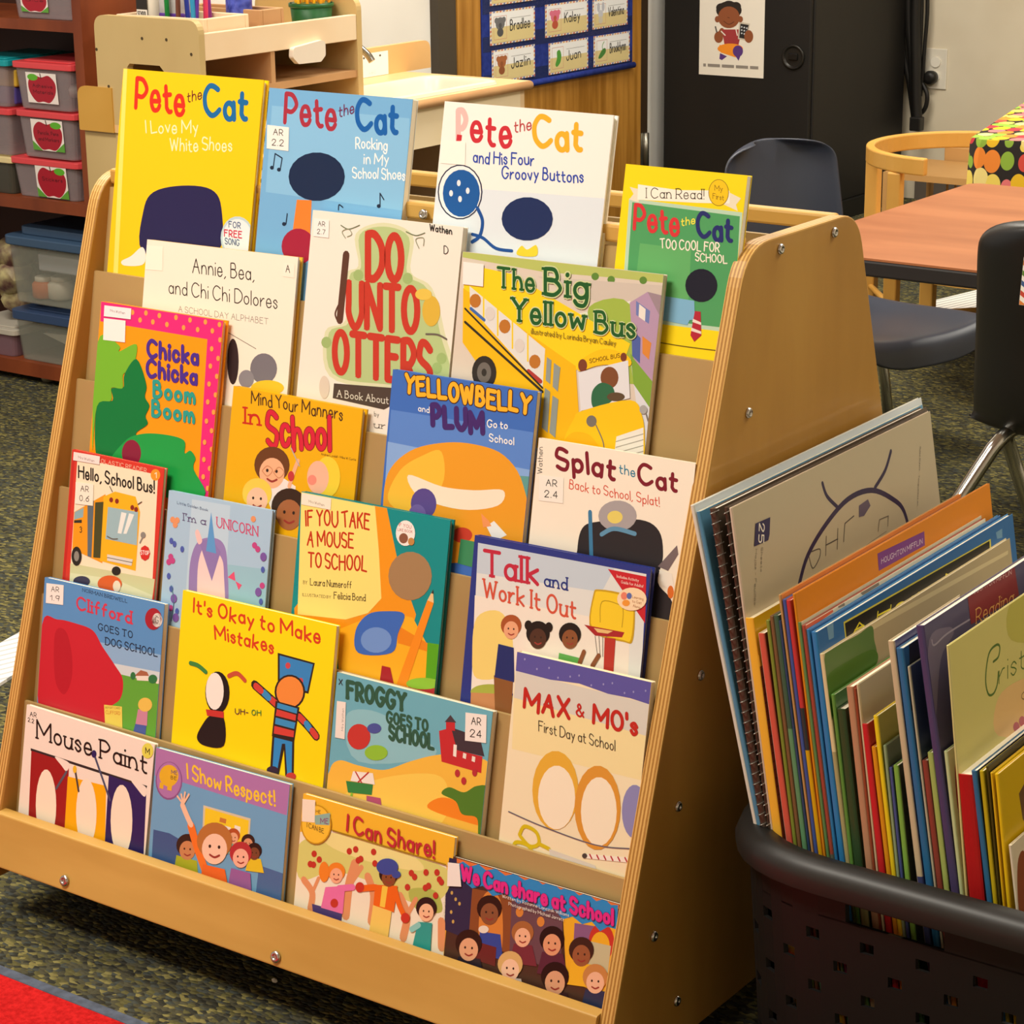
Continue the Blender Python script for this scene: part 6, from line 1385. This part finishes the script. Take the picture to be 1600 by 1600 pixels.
# ------------------------------------------------------------------ plastic chairs
def chair_shell(sh, bh, fr, bk_, hw, lean, thick=0.006, lip_=0.03):
    """local frame: seat faces +y; sh seat height, bh height of the top edge"""
    prof = [(fr, sh - lip_), (fr - 0.015, sh - 0.004), (fr - 0.06, sh + 0.004), (0.0, sh - 0.008), (-bk_ + 0.07, sh - 0.006), (-bk_ + 0.02, sh + 0.015), (-bk_ - 0.005, sh + 0.06), (-bk_ - lean * 0.4, sh + 0.45 * (bh - sh)), (-bk_ - lean * 0.8, sh + 0.8 * (bh - sh)), (-bk_ - lean, bh)]
    P = [v for v in catmull([(0, a, b) for a, b in prof], 6)]
    n = len(P)
    bm = bmesh.new()
    rows = []
    for i, p in enumerate(P):
        t = i / (n - 1)
        w = hw * (1.0 if t < 0.5 else 1.0 - 0.12 * (t - 0.5) * 2)
        e = max(0, (t - 0.91) / 0.09); w *= math.sqrt(max(1 - 0.85 * e * e, 0.02))
        e = max(0, (0.10 - t) / 0.10); w *= math.sqrt(1 - 0.35 * e * e)
        row = []
        for k in range(15):
            s = -1 + 2 * k / 14
            d = abs(s) ** 3
            back = min(max((t - 0.45) / 0.15, 0), 1)
            q = Vector((s * w, p.y + 0.055 * d * back, p.z + 0.022 * d * (1 - back)))
            row.append(bm.verts.new(q))
        rows.append(row)
    for A, Cc in zip(rows, rows[1:]):
        for k in range(14): bm.faces.new((A[k], A[k + 1], Cc[k + 1], Cc[k]))
    return bm
def plastic_chair(label, loc, ang, col, dims, rough=0.42):
    t = thing('plastic_chair', label, 'chair', loc, 'plastic shell chairs around the table')
    t.rotation_euler.z = ang
    o = link('shell', chair_shell(*dims), mat(col, rough, 0, .5), t, True)
    m_ = o.modifiers.new('thickness', 'SOLIDIFY'); m_.thickness = 0.007
    m_ = o.modifiers.new('round', 'SUBSURF'); m_.levels = 1; m_.render_levels = 1
    return t
CH = mat('#b9b7b0', 0.16, 1.0)
def cleg(t, pts, r=0.0115):
    bm = bmesh.new(); tube(bm, pts, r, 12)
    o = link('leg', bm, CH, t, True)
    bm = bmesh.new(); e = Vector(pts[-1]); lathe(bm, [(r * 1.3, 0), (r * 1.35, 0.012), (r * 1.1, 0.02)], (e.x, e.y, 0), 12)
    f = link('foot_cap', bm, mat('#2b2a29', 0.5), o)
th = math.atan2(-0.87, 0.5) - 0 # heading so that local +y points along (0.87, -0.5)
th = math.atan2(-0.87, -0.5)
gc = plastic_chair('slate blue plastic chair pushed in at the left end of the table', (-0.435 + 0.26 * 0.95, 2.75 - 0.26 * 0.31, 0), math.atan2(-0.31, 0.95) - math.pi / 2, '#343a49', (0.245, 0.615, 0.27, 0.21, 0.19, 0.05, 0.006, 0.05), 0.38)
for sx in (-1, 1):
    cleg(gc, [(sx * 0.08, -0.02, 0.232), (sx * 0.12, -0.12, 0.222), (sx * 0.15, -0.18, 0.15), (sx * 0.16, -0.22, 0.01)])
    cleg(gc, [(sx * 0.08, 0.0, 0.232), (sx * 0.08, 0.03, 0.222), (sx * 0.09, 0.05, 0.12), (sx * 0.10, 0.06, 0.01)])
YBK = 1.62
lx = on_y(1496, 520, YBK).x
ztop = on_y(1535, 341, YBK - 0.03).z
zseat = on_y(1540, 695, YBK + 0.02).z + 0.012
hwb = 0.20
bcx = lx + hwb * 0.96
blk = plastic_chair('black plastic chair with chrome legs, seen from behind at the right edge', (bcx, YBK + 0.23, 0), 0.0, '#151415', (zseat, ztop, 0.20, 0.215, hwb, 0.05), 0.35)
def loc(p): return tuple(p - Vector((bcx, YBK + 0.23, 0)))
A = [on_y(1606, 664, YBK + 0.10), on_y(1580, 672, YBK + 0.06), on_y(1558, 692, YBK + 0.03), on_y(1538, 720, YBK + 0.01), on_y(1485, 800, YBK - 0.04)]
d = (A[-1] - A[-2]); e = A[-1] + d * (A[-1].z / -d.z) * 0.97; e.z = 0.01
L1 = [loc(p) for p in A + [e]]
Bp = [on_y(1590, 664, YBK + 0.16), on_y(1573, 678, YBK + 0.18), on_y(1583, 715, YBK + 0.20), on_y(1600, 770, YBK + 0.215)]
d = (Bp[-1] - Bp[-2]); e = Bp[-1] + d * (Bp[-1].z / -d.z) * 0.97; e.z = 0.01
L2 = [loc(p) for p in Bp + [e]]
for L_ in (L1, L2):
    cleg(blk, L_, 0.0125)
    cleg(blk, [(-x + 0.0, y, z) for x, y, z in L_], 0.0125)
cs = Sheet(lambda a, b_: (a, b_), 0.16, 0.20)
box(cs.bm, 0, .16, 0, .20, -.0006, 0, cs.mi('#f1eadc', .6))
for i in range(26): cs.P(('#d9803c', '#f3efe6', '#c84a3c', '#f3efe6', '#3f5f94', '#f3efe6', '#5f8a3c', '#f3efe6')[i % 8], [(0, i * .0078), (.016, i * .0078 - .010), (.016, i * .0078 - .0022), (0, i * .0078 + .0078)])
o = link('name_tag_card', cs.bm, cs.mats); tag(o, 'striped border card taped on the back of the black chair', 'card')
cp = on_y(1597, 474, YBK - 0.02)
o.matrix_world = Matrix.Translation((cp.x, YBK - 0.032, cp.z)) @ Matrix.Rotation(math.radians(90 - 7), 4, 'X')

# ------------------------------------------------------------------ wooden chairs and the covered table
M_BEECH = noise_mat('golden_beech', '#cf9a45', '#dbaa58', (2, 2, 1), 4, 0.4, 0.4, 3.0)
def captain(label, c, r, zr, hr, a0, a1, posts, feet_r=0.013):
    t = thing('round_back_chair', label, 'chair', (c[0], c[1], 0), 'round backed wooden chairs')
    bm = bmesh.new()
    N = 36
    rows = []
    for i in range(N + 1):
        a = math.radians(a0 + (a1 - a0) * i / N)
        rows.append([bm.verts.new((math.cos(a) * q, math.sin(a) * q, h)) for q, h in ((r - 0.022, zr), (r, zr), (r, zr + hr), (r - 0.022, zr + hr))])
    for A_, C_ in zip(rows, rows[1:]):
        for k in range(4): bm.faces.new((A_[k], A_[(k + 1) % 4], C_[(k + 1) % 4], C_[k]))
    bm.faces.new(rows[0][::-1]); bm.faces.new(rows[-1])
    bmesh.ops.recalc_face_normals(bm, faces=bm.faces)
    o = link('back_rail', bm, M_BEECH, t); md = o.modifiers.new('soft', 'BEVEL'); md.width = 0.004; md.segments = 2; md.limit_method = 'ANGLE'
    bm = bmesh.new(); prism(bm, [(math.cos(k * math.pi / 12) * (r - 0.03), math.sin(k * math.pi / 12) * (r - 0.03)) for k in range(24)], 0.262, 0.282, 'z'); link('seat', bm, M_BEECH, t)
    for a in posts:
        x, y_ = math.cos(math.radians(a)) * (r - 0.011), math.sin(math.radians(a)) * (r - 0.011)
        bm = bmesh.new(); box(bm, x - 0.018, x + 0.018, y_ - 0.014, y_ + 0.014, 0, zr, 0, 0.004); link('leg', bm, M_BEECH, t)
    for i in range(len(posts)):
        if i % 2: continue
        p, q = math.radians(posts[i]), math.radians(posts[(i + 1) % len(posts)])
        bm = bmesh.new(); tube(bm, [(math.cos(p) * (r - 0.011), math.sin(p) * (r - 0.011), 0.12), (math.cos(q) * (r - 0.011), math.sin(q) * (r - 0.011), 0.12)], 0.008, 8, 0, False); link('stretcher', bm, M_BEECH, t)
    return t
zr = 0.455
pl, pn = on_z(1369, 216, zr + 0.045), on_z(1436, 262, zr + 0.02)
rC = 0.27
captain('round backed golden wooden chair beyond the terracotta table, beside the covered table', (pl.x + rC * 0.96, pl.y + 0.03), rC, zr, 0.042, -112 + 20, -112 + 20 - 235, [190, 248, 76, 38])
ft = on_z(1443, 563, 0.0)
captain('round backed wooden chair whose legs show under the terracotta table', (ft.x + 0.225, ft.y - 0.095), 0.25, 0.30, 0.042, 10, 175, [157, 118, 60, 20])
zc_ = 0.60
c0, c1 = on_z(1514, 218, zc_), on_z(1556, 190, zc_)
vx = Vector((c1.x - c0.x, c1.y - c0.y, 0)); vx.normalize()
ux_ = Vector((vx.y, -vx.x, 0))
ct = thing('covered_table', 'low table under a black cloth with colourful bean shapes, far right', 'table', (c0.x + 0.5, c0.y + 0.4, 0))
def cp_(u_, v_, zz): return Vector((c0.x, c0.y, zz)) + ux_ * u_ + vx * v_
bm = bmesh.new()
box_pts = [(0.02, 0.02), (0.98, 0.02), (0.98, 0.88), (0.02, 0.88)]
vs = [bm.verts.new(cp_(a_, b_, zz)) for zz in (zc_ - 0.03, zc_ - 0.004) for a_, b_ in box_pts]
for f in ((0, 3, 2, 1), (4, 5, 6, 7), (0, 1, 5, 4), (1, 2, 6, 5), (2, 3, 7, 6), (3, 0, 4, 7)): bm.faces.new([vs[i] for i in f])
part('tabletop', bm, M_BEECH, ct)
for a_, b_ in ((0.06, 0.06), (0.94, 0.06), (0.94, 0.82), (0.06, 0.82)):
    p = cp_(a_, b_, 0)
    part('leg', B(p.x - 0.02, p.x + 0.02, p.y - 0.02, p.y + 0.02, 0, zc_ - 0.03), M_BEECH, ct)
m = bpy.data.materials.new('bean_print_cloth')
m.use_nodes = True
nt = m.node_tree
bs = nt.nodes['Principled BSDF']; bs.inputs['Roughness'].default_value = 0.75
tc = nt.nodes.new('ShaderNodeTexCoord'); mp = nt.nodes.new('ShaderNodeMapping'); mp.inputs['Scale'].default_value = (31, 20, 22)
vo = nt.nodes.new('ShaderNodeTexVoronoi'); vo.inputs['Scale'].default_value = 1.0; vo.inputs['Randomness'].default_value = 0.45
vd = nt.nodes.new('ShaderNodeTexVoronoi'); vd.feature = 'DISTANCE_TO_EDGE'; vd.inputs['Scale'].default_value = 1.0; vd.inputs['Randomness'].default_value = 0.45
lt = nt.nodes.new('ShaderNodeMath'); lt.operation = 'LESS_THAN'; lt.inputs[1].default_value = 0.57
sc = nt.nodes.new('ShaderNodeSeparateColor'); cr = nt.nodes.new('ShaderNodeValToRGB'); cr.color_ramp.interpolation = 'CONSTANT'
cols = ['#f0c01c', '#c8303c', '#f08a2c', '#8fb43a', '#f2d860', '#e87878', '#d94a3c', '#f5e08a']
el = cr.color_ramp.elements
el[0].color = (*lin(cols[0]), 1); el[1].position = 1 / 8; el[1].color = (*lin(cols[1]), 1)
for i in range(2, 8):
    k = el.new(i / 8); k.color = (*lin(cols[i]), 1)
mx = nt.nodes.new('ShaderNodeMix'); mx.data_type = 'RGBA'; mx.inputs[6].default_value = (*lin('#1d1512'), 1)
Lk = nt.links.new
Lk(tc.outputs['Object'], mp.inputs[0]); Lk(mp.outputs[0], vo.inputs['Vector']); Lk(mp.outputs[0], vd.inputs['Vector']); Lk(vo.outputs['Distance'], lt.inputs[0]); Lk(vo.outputs['Color'], sc.inputs[0]); Lk(sc.outputs[0], cr.inputs[0]); Lk(cr.outputs[0], mx.inputs[7]); Lk(lt.outputs[0], mx.inputs[0]); Lk(mx.outputs[2], bs.inputs['Base Color'])
bm = bmesh.new()
top = rrect(0, 1.0, 0, 0.9, 0.03, 4)
top = [tuple(v) for v in resample(top, 80)]
rws = []
for off, dz in ((-0.03, 0.0), (0.0, 0.001), (0.004, -0.012), (0.008, -0.10), (0.012, -0.235)):
    rw = []
    for i, (a_, b_) in enumerate(top):
        g_ = Vector((a_ - 0.5, b_ - 0.45)); g_.normalize()
        wv_ = 1 + (0.9 * math.sin(i * 0.9) if dz < -0.05 else 0)
        rw.append(bm.verts.new(cp_(a_ + g_.x * off * wv_, b_ + g_.y * off * wv_, zc_ + dz)))
    rws.append(rw)
nn = len(top)
for A_, C_ in zip(rws, rws[1:]):
    for k in range(nn): bm.faces.new((A_[k], A_[(k + 1) % nn], C_[(k + 1) % nn], C_[k]))
bm.faces.new(rws[0])
bmesh.ops.recalc_face_normals(bm, faces=bm.faces)
tag(link('tablecloth', bm, m, None, True), 'black tablecloth printed with red, yellow and green bean shapes', 'tablecloth')
# far wooden chair near the wall
YQ = 5.05
t = thing('wooden_chair', 'tan wooden chair with spindles near the back wall', 'chair', (on_y(1485, 280, YQ).x, YQ, 0))
def wq(name, x0, y0, x1, y1, d0, d1, m_):
    a_, b_ = on_y(x0, y1, YQ), on_y(x1, y0, YQ)
    return part(name, B(a_.x, b_.x, YQ + d0, YQ + d1, a_.z, b_.z, bev=0.004), m_, t)
M_TANW = noise_mat('tan_wood', '#b98a50', '#c79a60', (3, 3, 3), 3, 0.5)
wq('back_panel', 1474, 233, 1530, 266, 0.0, 0.02, M_TANW)
wq('top_rail', 1468, 265, 1530, 273, -0.012, 0.02, mat('#c98f45', .45))
for x in (1477, 1490, 1503, 1516): wq('spindle', x, 272, x + 4, 310, 0.0, 0.012, mat('#c98f45', .45))
a_, b_ = on_y(1447, 330, YQ), on_y(1457, 252, YQ)
part('post', B(a_.x, b_.x, YQ - 0.01, YQ + 0.02, 0, b_.z, bev=0.004), M_TANW, t)
part('post', B(a_.x + 0.36, b_.x + 0.36, YQ - 0.01, YQ + 0.02, 0, b_.z, bev=0.004), M_TANW, t)
part('seat', B(a_.x, b_.x + 0.36, YQ - 0.32, YQ - 0.011, 0.20, 0.22), M_TANW, t)
for dx in (0, 0.36): part('leg', B(a_.x + dx, b_.x + dx, YQ - 0.32, YQ - 0.29, 0, 0.2), M_TANW, t)

# ------------------------------------------------------------------ mats and rug
def striped(name, c1, c2, rot, scale):
    m_ = bpy.data.materials.new(name); m_.use_nodes = True
    nt_ = m_.node_tree; b_ = nt_.nodes['Principled BSDF']; b_.inputs['Roughness'].default_value = .6
    tc_ = nt_.nodes.new('ShaderNodeTexCoord'); mp_ = nt_.nodes.new('ShaderNodeMapping'); mp_.inputs['Rotation'].default_value = (0, 0, rot)
    wv = nt_.nodes.new('ShaderNodeTexWave'); wv.bands_direction = 'X'; wv.inputs['Scale'].default_value = scale
    cr_ = nt_.nodes.new('ShaderNodeValToRGB'); cr_.color_ramp.interpolation = 'CONSTANT'
    cr_.color_ramp.elements[0].color = (*lin(c2), 1); cr_.color_ramp.elements[1].position = .3; cr_.color_ramp.elements[1].color = (*lin(c1), 1)
    k_ = nt_.links.new; k_(tc_.outputs['Object'], mp_.inputs[0]); k_(mp_.outputs[0], wv.inputs['Vector']); k_(wv.outputs['Fac'], cr_.inputs[0]); k_(cr_.outputs[0], b_.inputs['Base Color'])
    return m_
def flat_mat(pxs, label, rot, sc_):
    P = [on_z(x, y, 0.006) for x, y in pxs]
    bm = bmesh.new(); prism(bm, [(p.x, p.y) for p in P], 0.0005, 0.006, 'z')
    return tag(link('striped_mat', bm, striped('white_stripes', '#f1efe9', '#b3b4b4', rot, sc_)), label, 'mat')
flat_mat([(-60, 1038), (40, 982), (75, 1020), (-40, 1092)], 'white and grey striped mat on the carpet left of the rack', math.radians(17), 16)
flat_mat([(1448, 472), (1530, 452), (1530, 482), (1440, 492)], 'white striped mat under the wooden chair legs', math.radians(14), 16)
rg = thing('rug', 'red rug with grey bound edge, at the bottom left corner', 'rug', (-0.4, -1.1, 0))
y1_ = on_z(110, 1552, 0.008).y
bm = bmesh.new(); prism(bm, rrect(-1.7, 1.0, -2.3, y1_ - 0.016, 0.03), 0.001, 0.009, 'z')
part('pile', bm, noise_mat('red_pile', '#a81818', '#c42222', (150, 150, 150), 3, 0.95, 0.05, 1.0, 0.4), rg)
bm = bmesh.new()
for a_ in ((-1.716, 1.016, y1_ - 0.016, y1_), (-1.716, 1.016, -2.316, -2.3), (-1.716, -1.7, -2.3, y1_ - 0.016), (1.0, 1.016, -2.3, y1_ - 0.016)):
    box(bm, a_[0], a_[1], a_[2], a_[3], 0.001, 0.010, 0, 0.002)
part('binding', bm, noise_mat('grey_binding', '#4a505c', '#586070', (80, 80, 80), 2, 0.9, 0.1), rg)
cr_ = bmesh.new()
for (px, py) in ((429, 1532), (91, 1533)):
    p = on_z(px, py, 0.004)
    q_ = bmesh.new(); bmesh.ops.create_icosphere(q_, subdivisions=1, radius=0.003); merge(cr_, q_, Matrix.Translation(p) @ Matrix.Diagonal((1.6, 1, 1, 1)))
    break
tag(link('paper_crumb', cr_, mat('#e9e2d2', 0.8)), 'tiny white crumb on the carpet in front of the rack', 'crumb')
